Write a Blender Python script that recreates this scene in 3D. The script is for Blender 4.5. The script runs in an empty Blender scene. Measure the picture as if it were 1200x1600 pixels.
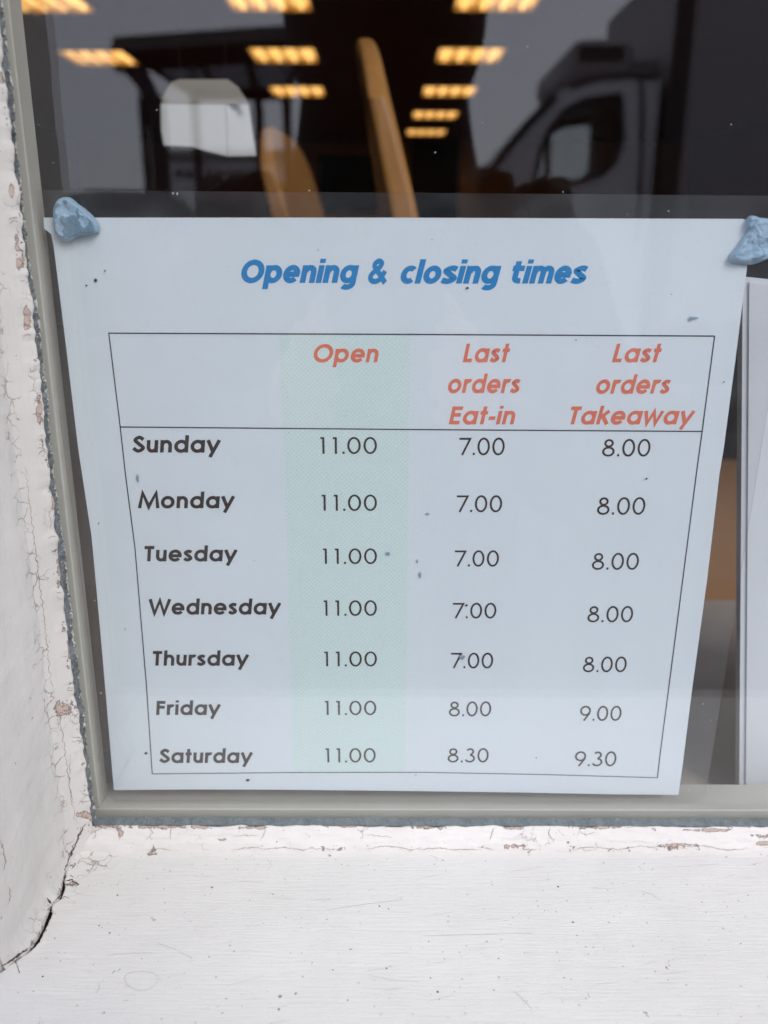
import bpy, bmesh, math, random
from mathutils import Vector, Matrix, noise
R = math.radians
rnd = random.Random(7)
scene = bpy.context.scene
C = scene.collection

# ------------------------------------------------------------------ camera, sky, sun, exposure
EYE = 1.25            # lens height above the street
D = 0.265             # lens to glass
F = 1331.0            # focal length in photo pixels (1200 x 1600)
PITCH, ROLL = R(17.16), R(0.12)
ORG = Vector((0, -D, EYE))
cam_d = bpy.data.cameras.new('camera')
cam_d.sensor_fit = 'VERTICAL'; cam_d.sensor_height = 36.0; cam_d.lens = F / 1600 * 36.0
cam_d.clip_start = 0.01; cam_d.clip_end = 600
cam_d.dof.use_dof = True; cam_d.dof.focus_distance = 0.282; cam_d.dof.aperture_fstop = 10.0
cam = bpy.data.objects.new('camera', cam_d); C.objects.link(cam)
CAMR = Matrix.Rotation(R(90) - PITCH, 3, 'X') @ Matrix.Rotation(ROLL, 3, 'Z')
cam.matrix_world = Matrix.Translation(ORG) @ CAMR.to_4x4()
scene.camera = cam

SUN_EL, SUN_AZ = R(38), R(146)      # direction the light comes from
world = bpy.data.worlds.new('World'); scene.world = world; world.use_nodes = True
wn = world.node_tree; wn.nodes.clear()
sky = wn.nodes.new('ShaderNodeTexSky'); sky.sky_type = 'NISHITA'; sky.sun_disc = False
sky.sun_elevation = SUN_EL; sky.sun_rotation = SUN_AZ; sky.dust_density = 1.0; sky.air_density = 1.0
hsv = wn.nodes.new('ShaderNodeHueSaturation'); hsv.inputs['Saturation'].default_value = 0.22
bg = wn.nodes.new('ShaderNodeBackground'); bg.inputs['Strength'].default_value = 0.15
wo = wn.nodes.new('ShaderNodeOutputWorld')
# even overcast: the clear sky shows through a bright, softly mottled cloud layer
wtc = wn.nodes.new('ShaderNodeTexCoord'); wnz = wn.nodes.new('ShaderNodeTexNoise'); wnz.inputs['Scale'].default_value = 2.2; wnz.inputs['Detail'].default_value = 5
wmr = wn.nodes.new('ShaderNodeMix'); wmr.data_type = 'RGBA'; wmr.inputs[6].default_value = (5.75, 5.97, 7.35, 1); wmr.inputs[7].default_value = (7.9, 8.15, 9.6, 1)
wmx = wn.nodes.new('ShaderNodeMix'); wmx.data_type = 'RGBA'; wmx.inputs['Factor'].default_value = .72
wn.links.new(wtc.outputs['Generated'], wnz.inputs['Vector']); wn.links.new(wnz.outputs['Fac'], wmr.inputs['Factor'])
wn.links.new(sky.outputs[0], hsv.inputs['Color']); wn.links.new(hsv.outputs[0], wmx.inputs[6]); wn.links.new(wmr.outputs[2], wmx.inputs[7])
wn.links.new(wmx.outputs[2], bg.inputs['Color'])
wn.links.new(bg.outputs[0], wo.inputs['Surface'])
sd = bpy.data.lights.new('sun', 'SUN'); sd.energy = 1.3; sd.angle = R(25); sd.color = (1.0, 0.955, 0.89)
sun = bpy.data.objects.new('sun', sd); C.objects.link(sun)
sdir = Vector((math.sin(SUN_AZ) * math.cos(SUN_EL), math.cos(SUN_AZ) * math.cos(SUN_EL), math.sin(SUN_EL)))
sun.rotation_euler = sdir.to_track_quat('Z', 'Y').to_euler(); sun.location = (0, -3, 6)
scene.view_settings.view_transform = 'Standard'; scene.view_settings.look = 'None'
scene.view_settings.exposure = 0.38; scene.view_settings.gamma = 1.0
scene.render.engine = 'CYCLES'
scene.cycles.transparent_max_bounces = 24; scene.cycles.max_bounces = 10
scene.cycles.sample_clamp_indirect = 6.0

# ------------------------------------------------------------------ photo pixel -> place (plane the thing touches)
def ray(px, py):
    return CAMR @ Vector(((px - 600) / F, -(py - 800) / F, -1.0))
def onY(px, py, Y=0.0):
    r = ray(px, py); return ORG + r * ((Y + D) / r.y)
def onZ(px, py, Z):
    r = ray(px, py); return ORG + r * ((Z - ORG.z) / r.z)
def pix(p):
    q = CAMR.transposed() @ (Vector(p) - ORG)
    return (600 + q.x / -q.z * F, 800 - q.y / -q.z * F)
def fbm(x, y, z, o=4):
    return noise.fractal(Vector((x, y, z)), 1.0, 2.0, o)

# ------------------------------------------------------------------ objects
def link(o, parent=None):
    C.objects.link(o)
    if parent: o.parent = parent
    return o
def tag(o, label=None, cat=None, group=None, kind=None):
    if label: o['label'] = label
    if cat: o['category'] = cat
    if group: o['group'] = group
    if kind: o['kind'] = kind
    return o
def empty(name, loc, label, cat, group=None):
    o = bpy.data.objects.new(name, None); o.empty_display_size = .05
    C.objects.link(o); o.location = loc
    return tag(o, label, cat, group)
def wloc(o):
    v = Vector((0, 0, 0))
    while o: v += o.location; o = o.parent
    return v
def build(name, verts, faces, mat, parent=None, smooth=False, attrs=None, loc=None):
    off = wloc(parent) if parent else (Vector(loc) if loc is not None else Vector((0, 0, 0)))
    me = bpy.data.meshes.new(name)
    me.from_pydata([tuple(Vector(v) - off) for v in verts], [], faces)
    me.update()
    for k, vals in (attrs or {}).items():
        a = me.attributes.new(k, 'FLOAT', 'POINT'); a.data.foreach_set('value', vals)
    if smooth: me.polygons.foreach_set('use_smooth', [True] * len(me.polygons))
    o = bpy.data.objects.new(name, me)
    if mat: me.materials.append(mat)
    if not parent and loc is not None: o.location = loc
    return link(o, parent)
def bm_build(name, bm, mat, parent=None, smooth=False, loc=None):
    bmesh.ops.recalc_face_normals(bm, faces=bm.faces[:])
    vs = [v.co.copy() for v in bm.verts]; bm.verts.index_update()
    fs = [[v.index for v in f.verts] for f in bm.faces]; bm.free()
    return build(name, vs, fs, mat, parent, smooth, loc=loc)
def add_box(bm, a, b, bevel=0.0, rot=None, piv=None):
    t = bmesh.new()
    bmesh.ops.create_cube(t, size=1)
    c = [(a[i] + b[i]) / 2 for i in range(3)]; s = [abs(b[i] - a[i]) for i in range(3)]
    for v in t.verts: v.co = Vector((v.co.x * s[0] + c[0], v.co.y * s[1] + c[1], v.co.z * s[2] + c[2]))
    if bevel: bmesh.ops.bevel(t, geom=t.edges[:], offset=bevel, segments=3, profile=.6, affect='EDGES')
    if rot is not None:
        bmesh.ops.transform(t, matrix=rot, verts=t.verts, space=Matrix.Translation(-Vector(piv)))
    me = bpy.data.meshes.new('t'); t.to_mesh(me); t.free(); bm.from_mesh(me); bpy.data.meshes.remove(me)
def boxo(name, a, b, mat, parent=None, bevel=0.0, rot=None, piv=None, loc=None):
    bm = bmesh.new(); add_box(bm, a, b, bevel, rot, piv)
    return bm_build(name, bm, mat, parent, loc=loc)
def add_cyl(bm, p, q, r1, r2=None, seg=16):
    p, q = Vector(p), Vector(q); d = q - p
    m = Matrix.Translation((p + q) / 2) @ d.to_track_quat('Z', 'Y').to_matrix().to_4x4()
    bmesh.ops.create_cone(bm, cap_ends=True, segments=seg, radius1=r1, radius2=r1 if r2 is None else r2, depth=d.length, matrix=m)
def prism(bm, outline, y0, y1, holes=()):
    """outline: (x, z) loop, extruded from y0 to y1; holes are cut through"""
    for yy in (y0, y1):
        es = []
        for lp in [outline] + list(holes):
            vs = [bm.verts.new((x, yy, z)) for x, z in lp]
            es += [bm.edges.new((vs[i], vs[(i + 1) % len(vs)])) for i in range(len(vs))]
        bmesh.ops.triangle_fill(bm, use_beauty=True, use_dissolve=False, edges=es)
    for lp in [outline] + list(holes):
        n = len(lp)
        a = [bm.verts.new((x, y0, z)) for x, z in lp]; b = [bm.verts.new((x, y1, z)) for x, z in lp]
        for i in range(n): bm.faces.new((a[i], a[(i + 1) % n], b[(i + 1) % n], b[i]))
    bmesh.ops.remove_doubles(bm, verts=bm.verts[:], dist=1e-5)
def grid(name, U, Vv, fn, mat, parent, attr=None, smooth=True):
    verts, faces = [], []
    at = {k: [] for k in (attr or {})}
    nv = len(Vv)
    for u in U:
        for v in Vv:
            p = fn(u, v); verts.append(p)
            for k in at: at[k].append(attr[k](p, u, v))
    for i in range(len(U) - 1):
        for j in range(nv - 1):
            a = i * nv + j; faces.append((a, a + 1, a + nv + 1, a + nv))
    return build(name, verts, faces, mat, parent, smooth, at)
def lin(a, b, n): return [a + (b - a) * i / n for i in range(n + 1)]
def interp(pts, t):
    if t <= pts[0][0]: return pts[0][1]
    for (a, x), (b, y) in zip(pts, pts[1:]):
        if t <= b: return x + (y - x) * (t - a) / (b - a)
    return pts[-1][1]

# ------------------------------------------------------------------ materials
class NT:
    def __init__(s, name):
        s.m = bpy.data.materials.new(name); s.m.use_nodes = True
        s.t = s.m.node_tree; s.t.nodes.clear()
        s.out = s.n('ShaderNodeOutputMaterial')
    def n(s, typ, **kw):
        n = s.t.nodes.new(typ)
        for k, v in kw.items(): setattr(n, k, v)
        return n
    def L(s, a, b): s.t.links.new(a, b)
    def setin(s, sock, v):
        if hasattr(v, 'links') or isinstance(v, bpy.types.NodeSocket): s.L(v, sock)
        elif isinstance(v, (tuple, list)) and len(v) == 3 and sock.type == 'RGBA': sock.default_value = (*v, 1)
        else: sock.default_value = v
    def math(s, op, a, b=0.0, c=0.0, clamp=False):
        n = s.n('ShaderNodeMath', operation=op, use_clamp=clamp)
        s.setin(n.inputs[0], a); s.setin(n.inputs[1], b); s.setin(n.inputs[2], c); return n.outputs[0]
    def mix(s, f, a, b):
        n = s.n('ShaderNodeMix', data_type='RGBA')
        s.setin(n.inputs['Factor'], f); s.setin(n.inputs[6], a); s.setin(n.inputs[7], b); return n.outputs[2]
    def co(s, scale=(1, 1, 1), kind='Object'):
        c = s.n('ShaderNodeTexCoord'); m = s.n('ShaderNodeMapping'); m.inputs['Scale'].default_value = scale
        s.L(c.outputs[kind], m.inputs['Vector']); return m.outputs[0]
    def noise(s, vec, scale, detail=4, rough=.6, dist=0.0):
        n = s.n('ShaderNodeTexNoise'); s.L(vec, n.inputs['Vector'])
        n.inputs['Scale'].default_value = scale; n.inputs['Detail'].default_value = detail
        n.inputs['Roughness'].default_value = rough; n.inputs['Distortion'].default_value = dist
        return n.outputs['Fac']
    def step(s, v, lo, hi):
        n = s.n('ShaderNodeMapRange', interpolation_type='SMOOTHSTEP')
        s.setin(n.inputs[0], v); n.inputs[1].default_value = lo; n.inputs[2].default_value = hi; return n.outputs[0]
    def attr(s, name):
        return s.n('ShaderNodeAttribute', attribute_name=name).outputs['Fac']
    def vor(s, vec, scale, feature='F1', out='Distance', rnd_=1.0):
        n = s.n('ShaderNodeTexVoronoi', feature=feature); s.L(vec, n.inputs['Vector'])
        n.inputs['Scale'].default_value = scale; n.inputs['Randomness'].default_value = rnd_
        return n.outputs[out]
    def bsdf(s, col, rough=.6, bump=None, dist=.001, strength=1.0, metal=0.0, spec=.5):
        b = s.n('ShaderNodeBsdfPrincipled'); s.setin(b.inputs['Base Color'], col); s.setin(b.inputs['Roughness'], rough)
        b.inputs['Metallic'].default_value = metal; b.inputs['Specular IOR Level'].default_value = spec
        if bump is not None:
            n = s.n('ShaderNodeBump'); n.inputs['Distance'].default_value = dist; n.inputs['Strength'].default_value = strength
            s.L(bump, n.inputs['Height']); s.L(n.outputs[0], b.inputs['Normal'])
        return b.outputs[0]
    def fin(s, sh): s.L(sh, s.out.inputs['Surface']); return s.m
    def fresnel(s, f0):
        g = s.n('ShaderNodeNewGeometry'); d = s.n('ShaderNodeVectorMath', operation='DOT_PRODUCT')
        s.L(g.outputs['Normal'], d.inputs[0]); s.L(g.outputs['Incoming'], d.inputs[1])
        x = s.math('POWER', s.math('SUBTRACT', 1.0, s.math('ABSOLUTE', d.outputs['Value'])), 5.0)
        return s.math('ADD', s.math('MULTIPLY', x, 1 - f0), f0)
    def mixs(s, f, a, b):
        n = s.n('ShaderNodeMixShader'); s.setin(n.inputs[0], f); s.L(a, n.inputs[1]); s.L(b, n.inputs[2]); return n.outputs[0]

def plain(name, col, rough=.6, var=.12, scale=30, metal=0.0, bump=0.0):
    t = NT(name); v = t.co(); f = t.noise(v, scale, 5)
    c = t.mix(f, tuple(x * (1 - var) for x in col), tuple(min(1, x * (1 + var)) for x in col))
    return t.fin(t.bsdf(c, rough, f if bump else None, bump, metal=metal))
def emit(name, col, s):
    t = NT(name); e = t.n('ShaderNodeEmission'); e.inputs[0].default_value = (*col, 1); e.inputs[1].default_value = s
    return t.fin(e.outputs[0])
def glassy(name, f0, tint, rough=0.0, haze=0.0, hazecol=(.8, .8, .8), speck=0.0):
    t = NT(name)
    tr = t.n('ShaderNodeBsdfTransparent'); tr.inputs[0].default_value = (*tint, 1)
    gl = t.n('ShaderNodeBsdfGlossy'); gl.inputs['Roughness'].default_value = rough
    base = tr.outputs[0]
    if haze:
        bu = t.n('ShaderNodeBump'); bu.inputs['Distance'].default_value = .004; bu.inputs['Strength'].default_value = .5
        t.L(t.noise(t.co(), 22, 2), bu.inputs['Height']); t.L(bu.outputs[0], gl.inputs['Normal'])
        df = t.n('ShaderNodeBsdfDiffuse'); df.inputs[0].default_value = (*hazecol, 1)
        v = t.co(); big = t.noise(v, 25, 4)
        amt = t.math('MULTIPLY', t.step(big, .2, .9), haze * 1.6)
        if speck:
            sp = t.step(t.noise(v, 1900, 2, .5), .66, .74)
            amt = t.math('ADD', amt, t.math('MULTIPLY', sp, speck), clamp=True)
        base = t.mixs(amt, base, df.outputs[0])
    return t.fin(t.mixs(t.fresnel(f0), base, gl.outputs[0]))

def paint_mat(name, cols, grain=(6, 120, 120), pit=.55, relief=.0007, wood=((.36, .26, .22), (.55, .45, .40))):
    """old brush-painted wood: chips (attr wear), crackle (attr crackle), pits, brush grain"""
    t = NT(name); v = t.co()
    wob = t.noise(v, 260, 5, .7); fine = t.noise(v, 900, 4, .7); big = t.noise(v, 14, 5, .6)
    br = t.noise(t.co(grain), 12, 6, .65)
    col = t.mix(t.step(big, .3, .7), cols[0], cols[1])
    col = t.mix(t.math('MULTIPLY', t.step(br, .52, .8), .30), col, tuple(c * .80 for c in cols[0]))
    dirt = t.step(t.noise(v, 70, 6, .75), .56, .78)
    col = t.mix(t.math('MULTIPLY', dirt, t.math('ADD', .14, t.math('MULTIPLY', t.attr('crackle'), .45))), col, (.50, .43, .40))
    # pits and grit
    vd = t.n('ShaderNodeTexVoronoi'); t.L(v, vd.inputs['Vector']); vd.inputs['Scale'].default_value = 210
    sz = t.math('MULTIPLY', t.step(t.noise(v, 60, 3), .35, .75), t.math('MULTIPLY', pit, .16))
    sepc = t.n('ShaderNodeSeparateColor'); t.L(vd.outputs['Color'], sepc.inputs[0])
    pm = t.math('MULTIPLY', t.math('LESS_THAN', vd.outputs['Distance'], sz), t.math('GREATER_THAN', sepc.outputs[0], .62))
    col = t.mix(t.math('MULTIPLY', pm, .75), col, (.16, .12, .11))
    vd2 = t.n('ShaderNodeTexVoronoi'); t.L(v, vd2.inputs['Vector']); vd2.inputs['Scale'].default_value = 420
    sp2 = t.n('ShaderNodeSeparateColor'); t.L(vd2.outputs['Color'], sp2.inputs[0])
    pm2 = t.math('MULTIPLY', t.math('LESS_THAN', vd2.outputs['Distance'], t.math('MULTIPLY', sp2.outputs[1], pit * .22)), t.math('GREATER_THAN', sp2.outputs[0], .55))
    col = t.mix(t.math('MULTIPLY', pm2, .5), col, (.30, .25, .235))
    mot = t.noise(v, 420, 5, .75)
    col = t.mix(t.math('MULTIPLY', t.step(mot, .54, .74), .22), col, (.52, .47, .455))
    # crackle
    dv = t.n('ShaderNodeVectorMath', operation='ADD')
    nz = t.n('ShaderNodeTexNoise'); t.L(v, nz.inputs['Vector']); nz.inputs['Scale'].default_value = 300; nz.inputs['Detail'].default_value = 3
    sc = t.n('ShaderNodeVectorMath', operation='SCALE'); t.L(nz.outputs['Color'], sc.inputs[0]); sc.inputs['Scale'].default_value = .004
    t.L(v, dv.inputs[0]); t.L(sc.outputs[0], dv.inputs[1])
    ce = t.vor(dv.outputs[0], 190, 'DISTANCE_TO_EDGE')
    cwid = t.math('MULTIPLY', t.step(t.math('ADD', t.attr('crackle'), t.math('MULTIPLY', t.math('SUBTRACT', t.noise(v, 90, 3), .5), 1.6)), .35, 1.0), .05)
    cm = t.math('LESS_THAN', ce, cwid)
    col = t.mix(t.math('MULTIPLY', cm, .62), col, (.24, .17, .15))
    # chips down to bare wood, edged by a painted shadow line
    w = t.math('ADD', t.attr('wear'), t.math('ADD', t.math('MULTIPLY', t.math('SUBTRACT', wob, .5), 2.6), t.math('MULTIPLY', t.math('SUBTRACT', fine, .5), 1.0)))
    chip = t.step(w, .56, .60); lip = t.math('MULTIPLY', t.step(w, .50, .54), t.math('SUBTRACT', 1.0, t.step(w, .60, .72)))
    wg = t.noise(t.co(tuple(g * 3 for g in grain)), 20, 5, .7)
    col = t.mix(chip, col, t.mix(wg, wood[0], wood[1]))
    col = t.mix(t.math('MULTIPLY', lip, .75), col, (.13, .09, .08))
    h = t.math('ADD', t.math('MULTIPLY', br, .25), t.math('ADD', t.math('MULTIPLY', fine, .14), t.math('MULTIPLY', big, .5)))
    h = t.math('SUBTRACT', h, t.math('ADD', t.math('MULTIPLY', chip, .9), t.math('ADD', t.math('MULTIPLY', cm, .6), t.math('MULTIPLY', pm, .7))))
    return t.fin(t.bsdf(col, .55, h, relief, .9, spec=.35))

M = {}
M['sill'] = paint_mat('sill_paint', ((.64, .622, .59), (.685, .668, .637)), (5, 90, 90), .8, .0010)
M['jamb'] = paint_mat('jamb_paint', ((.54, .522, .495), (.615, .595, .568)), (90, 90, 5), .5)
M['bead'] = paint_mat('bead_paint', ((.645, .615, .59), (.695, .67, .645)), (8, 90, 90), .6)
def putty_mat(name, lo, hi, dark):
    t = NT(name); v = t.co()
    a = t.noise(v, 180, 6, .75); b = t.noise(v, 520, 4, .7)
    col = t.mix(t.step(a, .3, .7), lo, hi)
    fl = t.step(t.math('ADD', t.attr('wear'), t.math('MULTIPLY', t.math('SUBTRACT', b, .5), 3.2)), .55, .66)
    col = t.mix(fl, col, (.50, .50, .46))
    blk = t.step(t.noise(v, 330, 5, .8), .60, .68)
    col = t.mix(t.math('MULTIPLY', blk, dark), col, (.02, .022, .025))
    return t.fin(t.bsdf(col, .7, t.math('ADD', a, b), .0012, 1.0))
M['putty'] = putty_mat('glazing_putty', (.055, .062, .068), (.20, .225, .235), .8)
M['putty_smooth'] = putty_mat('painted_putty', (.12, .145, .155), (.19, .22, .23), .25)
M['void'] = plain('old_dark_wood', (.035, .024, .020), .9, .4, 200)
M['inner_paint'] = plain('inner_frame_paint', (.57, .54, .475), .55, .06, 20)
M['board_paint'] = plain('window_board_paint', (.50, .415, .35), .5, .08, 15)
M['pane'] = glassy('window_glass', .06, (.965, .98, .985))
M['laminate'] = glassy('laminate_film', .035, (.985, .985, .985), .16, .028, (.75, .77, .82), .18)
def paper_mat():
    t = NT('notice_paper'); v = t.co(); f = t.noise(v, 40, 4)
    c = t.mix(f, (.79, .838, .878), (.82, .863, .893))
    sm = t.step(t.noise(v, 160, 5, .8), .68, .80)
    c = t.mix(t.math('MULTIPLY', sm, .10), c, (.40, .42, .46))
    return t.fin(t.bsdf(c, .7))
M['paper'] = paper_mat()
def ink(name, col, var=.35):
    t = NT(name); v = t.co(); f = t.step(t.noise(v, 700, 3), .3, .75)
    return t.fin(t.bsdf(t.mix(t.math('MULTIPLY', f, var), col, tuple(min(1, c + .09) for c in col)), .7))
M['ink_dark'] = ink('brown_black_ink', (.048, .025, .019), .22)
M['ink_line'] = ink('table_line_ink', (.035, .034, .04))
M['ink_orange'] = ink('orange_ink', (.82, .20, .115), .25)
M['ink_blue'] = ink('blue_ink', (.012, .25, .58), .2)
def halftone():
    t = NT('green_halftone_ink'); v = t.co((1, 1, 1))
    r = t.n('ShaderNodeMapping'); r.inputs['Rotation'].default_value = (0, R(45), 0); t.L(v, r.inputs['Vector'])
    d = t.vor(r.outputs[0], 950, 'F1', 'Distance', 0.0)
    m = t.step(d, .30, .52)
    return t.fin(t.bsdf(t.mix(m, (.66, .825, .765), (.78, .868, .86)), .7))
M['green'] = halftone()
def tack():
    t = NT('blue_adhesive_putty'); v = t.co(); n1 = t.noise(v, 300, 5, .65); n2 = t.noise(v, 1200, 3, .6)
    k = t.step(t.math('ADD', t.attr('contact'), t.math('MULTIPLY', t.math('SUBTRACT', n1, .5), .7)), .45, .60)
    c = t.mix(k, (.36, .50, .63), (.175, .27, .36))
    c = t.mix(t.math('MULTIPLY', t.step(n2, .6, .75), .25), c, (.45, .56, .66))
    return t.fin(t.bsdf(c, .6, t.math('ADD', n1, t.math('MULTIPLY', n2, .3)), .0008, .7))
M['tack'] = tack()
M['speck'] = plain('dirt_speck', (.55, .55, .54), .9)
M['mark'] = plain('dark_speck', (.05, .05, .06), .9, .4, 500)
M['bluemark'] = plain('grey_blue_smear', (.28, .35, .43), .9, .3, 500)
M['scratch'] = plain('paint_scratch', (.47, .43, .41), .9, .3, 300)
M['card'] = plain('white_card', (.78, .79, .83), .6, .03, 60)
def wood(name, a, b, sc=(30, 30, 3)):
    t = NT(name); v = t.co(sc); n = t.noise(v, 6, 6, .6, .6); f = t.noise(t.co(tuple(s * 5 for s in sc)), 10, 3)
    return t.fin(t.bsdf(t.mix(t.math('ADD', t.math('MULTIPLY', n, .75), t.math('MULTIPLY', f, .25)), a, b), .35, n, .0004))
M['chair'] = wood('varnished_beech', (.34, .145, .04), (.58, .28, .09))
M['table'] = wood('table_wood', (.42, .20, .08), (.60, .32, .14), (3, 30, 30))

# ------------------------------------------------------------------ setting: street, shop walls, room
ASPH = plain('asphalt', (.055, .055, .058), .9, .3, 12, bump=.004)
def slab(name, a, b, mat, bevel=0.0):
    return tag(boxo(name, a, b, mat, None, bevel), kind='structure')
slab('ground', (-90, -90, -.3), (90, -1.9, -.12), ASPH)
slab('pavement', (-40, -1.9, -.3), (40, -.07, 0.0), plain('paving', (.27, .26, .25), .9, .15, 6, bump=.003), .01)
REN = plain('wall_render', (.58, .55, .53), .85, .08, 20, bump=.002)
WZ0, WZ1, WX1 = 1.04, 2.6, 1.30     # window opening
slab('shop_wall_below', (-5, -.066, -.2), (5, .02, WZ0 - .045), REN)
slab('shop_wall_left', (-5, -.066, WZ0 - .0449), (-.135, .02, 3.4), REN)
slab('shop_wall_right', (WX1, -.066, WZ0 - .0449), (5, .02, 3.4), REN)
slab('shop_wall_above', (-.1349, -.066, WZ1), (WX1 - .0001, .02, 3.4), REN)
FL = .22; CEIL = EYE + 1.5; BACK = 13.2
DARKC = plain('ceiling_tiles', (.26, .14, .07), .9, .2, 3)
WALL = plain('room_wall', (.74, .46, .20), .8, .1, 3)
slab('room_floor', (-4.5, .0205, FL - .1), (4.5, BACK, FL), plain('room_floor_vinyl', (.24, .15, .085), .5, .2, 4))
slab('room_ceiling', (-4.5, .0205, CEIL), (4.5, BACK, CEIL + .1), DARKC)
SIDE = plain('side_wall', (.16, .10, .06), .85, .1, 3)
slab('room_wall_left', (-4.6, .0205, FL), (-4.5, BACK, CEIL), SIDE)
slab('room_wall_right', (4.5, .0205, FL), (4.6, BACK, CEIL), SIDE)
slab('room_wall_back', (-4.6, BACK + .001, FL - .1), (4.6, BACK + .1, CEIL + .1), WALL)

# ------------------------------------------------------------------ the window: jamb, sill, bead, putty, glass
win = empty('window', (0, -.05, EYE - .25), 'old white painted wooden shop window with peeling frame and deep sill', 'window')
gb = onY(600, 1277, 0).z              # bottom of visible glass
sz0 = onY(600, 1330, -.008).z         # sill height beside the bead
XE = -.1052                           # side edge of visible glass
JX = -.1135                           # reveal face of jamb
def ell(p, lst):
    x, y = pix(p); b = 0
    for cx, cy, rx, ry in lst:
        q = ((x - cx) / rx) ** 2 + ((y - cy) / ry) ** 2
        if q < 4: b = max(b, 1.0 - .5 * q)
    return b
# jamb: profile in (x, y), swept upwards
prof = [(-.140, -.0675), (-.128, -.0673)] + [(-.128 + .0145 * math.sin(a), -.0673 + .0145 * (1 - math.cos(a))) for a in [i * math.pi / 2 / 14 for i in range(1, 15)]]
prof += [(JX + .0022 * t, -.0528 + .0393 * t) for t in lin(0, 1, 50)[1:]]
prof += [(JX + .0022 + .0058 * t, -.0135 + .0078 * t + .0006 * math.sin(t * math.pi)) for t in lin(0, 1, 26)[1:]]
pe = prof[-1]
prof += [(pe[0] + .0004, pe[1] + .0006), (pe[0], pe[1] + .0016), (pe[0] - .003, pe[1] + .0022)]
NPJ = len(prof)
JCH = [(100, 1107, 17, 13), (27, 378, 5, 20), (30, 415, 4, 10), (42, 495, 5, 20), (62, 640, 5, 24), (80, 722, 4, 16), (84, 785, 4, 22),
       (93, 882, 6, 18), (110, 1010, 5, 22), (132, 1275, 14, 7), (18, 300, 4, 12), (120, 1075, 5, 12)]
def jf(z, j):
    x, y = prof[j]
    k = 1 if z < 1.42 else 0
    w = fbm(x * 60, y * 60, z * 18, 3) * .0006 + fbm(3, j * .05, z * 120, 3) * .00025
    e = max(0, (j - (NPJ - 18)) / 18)
    w2 = fbm(9, 1, z * 160, 5) * .0011 * e * k
    return Vector((x + w * k + w2, y + w * .5 * k, z))
def jwear(p, z, j):
    edge = max(0, 1 - abs(j - (NPJ - 5)) / 5.0)
    return min(1, max(edge * (.30 + .35 * fbm(4, 2, z * 70, 3)), ell(p, JCH) * .85))
def jcrk(p, z, j):
    r = NPJ - 30
    return max(0, 1 - abs(j - r) / 12.0) * .75 + max(0, (j - r) / 30) * .45
jz = lin(sz0 - .012, 1.36, 560) + lin(1.36, WZ1, 30)[1:]
jamb = grid('jamb', jz, range(NPJ), jf, M['jamb'], win, {'wear': jwear, 'crackle': jcrk})
boxo('jamb_core', (-.1348, -.0655, WZ0 - .04), (-.1285, .0195, WZ1), M['inner_paint'], win)

# crack between jamb and sill, from the photo, laid on the sill plane
ck = [(131, 1290), (124, 1302), (116, 1320), (109, 1340), (102, 1360), (100, 1372), (98, 1388), (93, 1402), (80, 1411), (76, 1428), (66, 1450), (56, 1468), (46, 1481), (22, 1496), (0, 1512), (-40, 1530)]
CK = sorted([(onZ(a, b, sz0).y, onZ(a, b, sz0).x) for a, b in ck])
def crx(y):
    return interp(CK, y) + fbm(y * 500, 2, 1, 4) * .00035
def crw(y):
    return .0004 + .0006 * max(0, fbm(y * 170, 7, 3, 3) + .35) + (.0006 if -.052 < y < -.036 else 0)
SLOPE = .03
def szat(y): return sz0 + (y + .008) * SLOPE
ys = lin(-.0060, -.060, 150) + lin(-.060, -.112, 60)[1:]
xs = [0, .0004, .001, .0018, .003, .0045, .0065, .009, .012, .016] + lin(.02, .30, 110) + [.5, .8, 1.4]
def sf(y, t):
    x = crx(y) + crw(y) / 2 + t
    lip = .0005 * math.exp(-t / .0016)
    z = szat(y) + fbm(x * 30, y * 30, 0, 4) * .0005 + lip + fbm(x * 300, y * 300, 1, 3) * .00028 * math.exp(-t / .012)
    if y > -.012: z += .0012 * ((y + .012) / .006) ** 2
    if t == 0: z -= .0012
    if y < -.107: z -= .004 * ((-.107 - y) / .005) ** 2
    return Vector((x, y, z))
SCH = [(112, 1383, 9, 6), (206, 1346, 7, 5), (238, 1336, 8, 4), (235, 1368, 6, 3)]
sill = grid('sill', ys, xs, sf, M['sill'], win, {
    'wear': lambda p, u, t: max(max(0, .36 - t * 90) , ell(p, SCH) * .62),
    'crackle': lambda p, u, t: max(0, .75 - (p - Vector((-.10, -.014, sz0))).length / .035)})
bm = bmesh.new(); add_box(bm, (-.135, -.1115, WZ0 - .044), (WX1, .0, sz0 - .0042)); bm_build('sill_core', bm, M['void'], win)
boxo('sill_horn', (-.30, -.112, sz0 - .03), (CK[0][1] - .0006, -.0678, szat(-.112) - .0006), M['sill'], win, .0015)
boxo('sill_front', (-.3, -.1145, WZ0 - .05), (WX1 + .1, -.1117, sz0 - .0075), M['sill'], win)
# rounded build-up of paint from the jamb down to the crack
def ff(y, v):
    a = v * math.pi / 2
    xr = crx(y) - crw(y) / 2
    xl = JX - .0004 + (max(0, y + .0528) * .056) if y > -.053 else JX - .0004 - max(0, .0145 - math.sqrt(max(0, .0145 ** 2 - (-.053 - y) ** 2)))
    xr = max(xr, xl + .0016)
    h = .013 + .004 * fbm(y * 60, 1, 1, 2)
    zz = szat(y) + .0004
    return Vector((xl + (xr - xl) * (1 - math.cos(a)) ** 1.0, y, zz + h * (1 - math.sin(a)) + fbm(v * 6, y * 260, 2, 3) * .0003 - (.0014 if v == 1 else 0)))
fillet = grid('paint_fillet', lin(-.004, -.0598, 170), lin(0, 1, 16) , ff, M['jamb'], win, {'wear': lambda p, u, v: .40 * v ** 6, 'crackle': lambda p, u, v: .25 + .3 * v})
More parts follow.
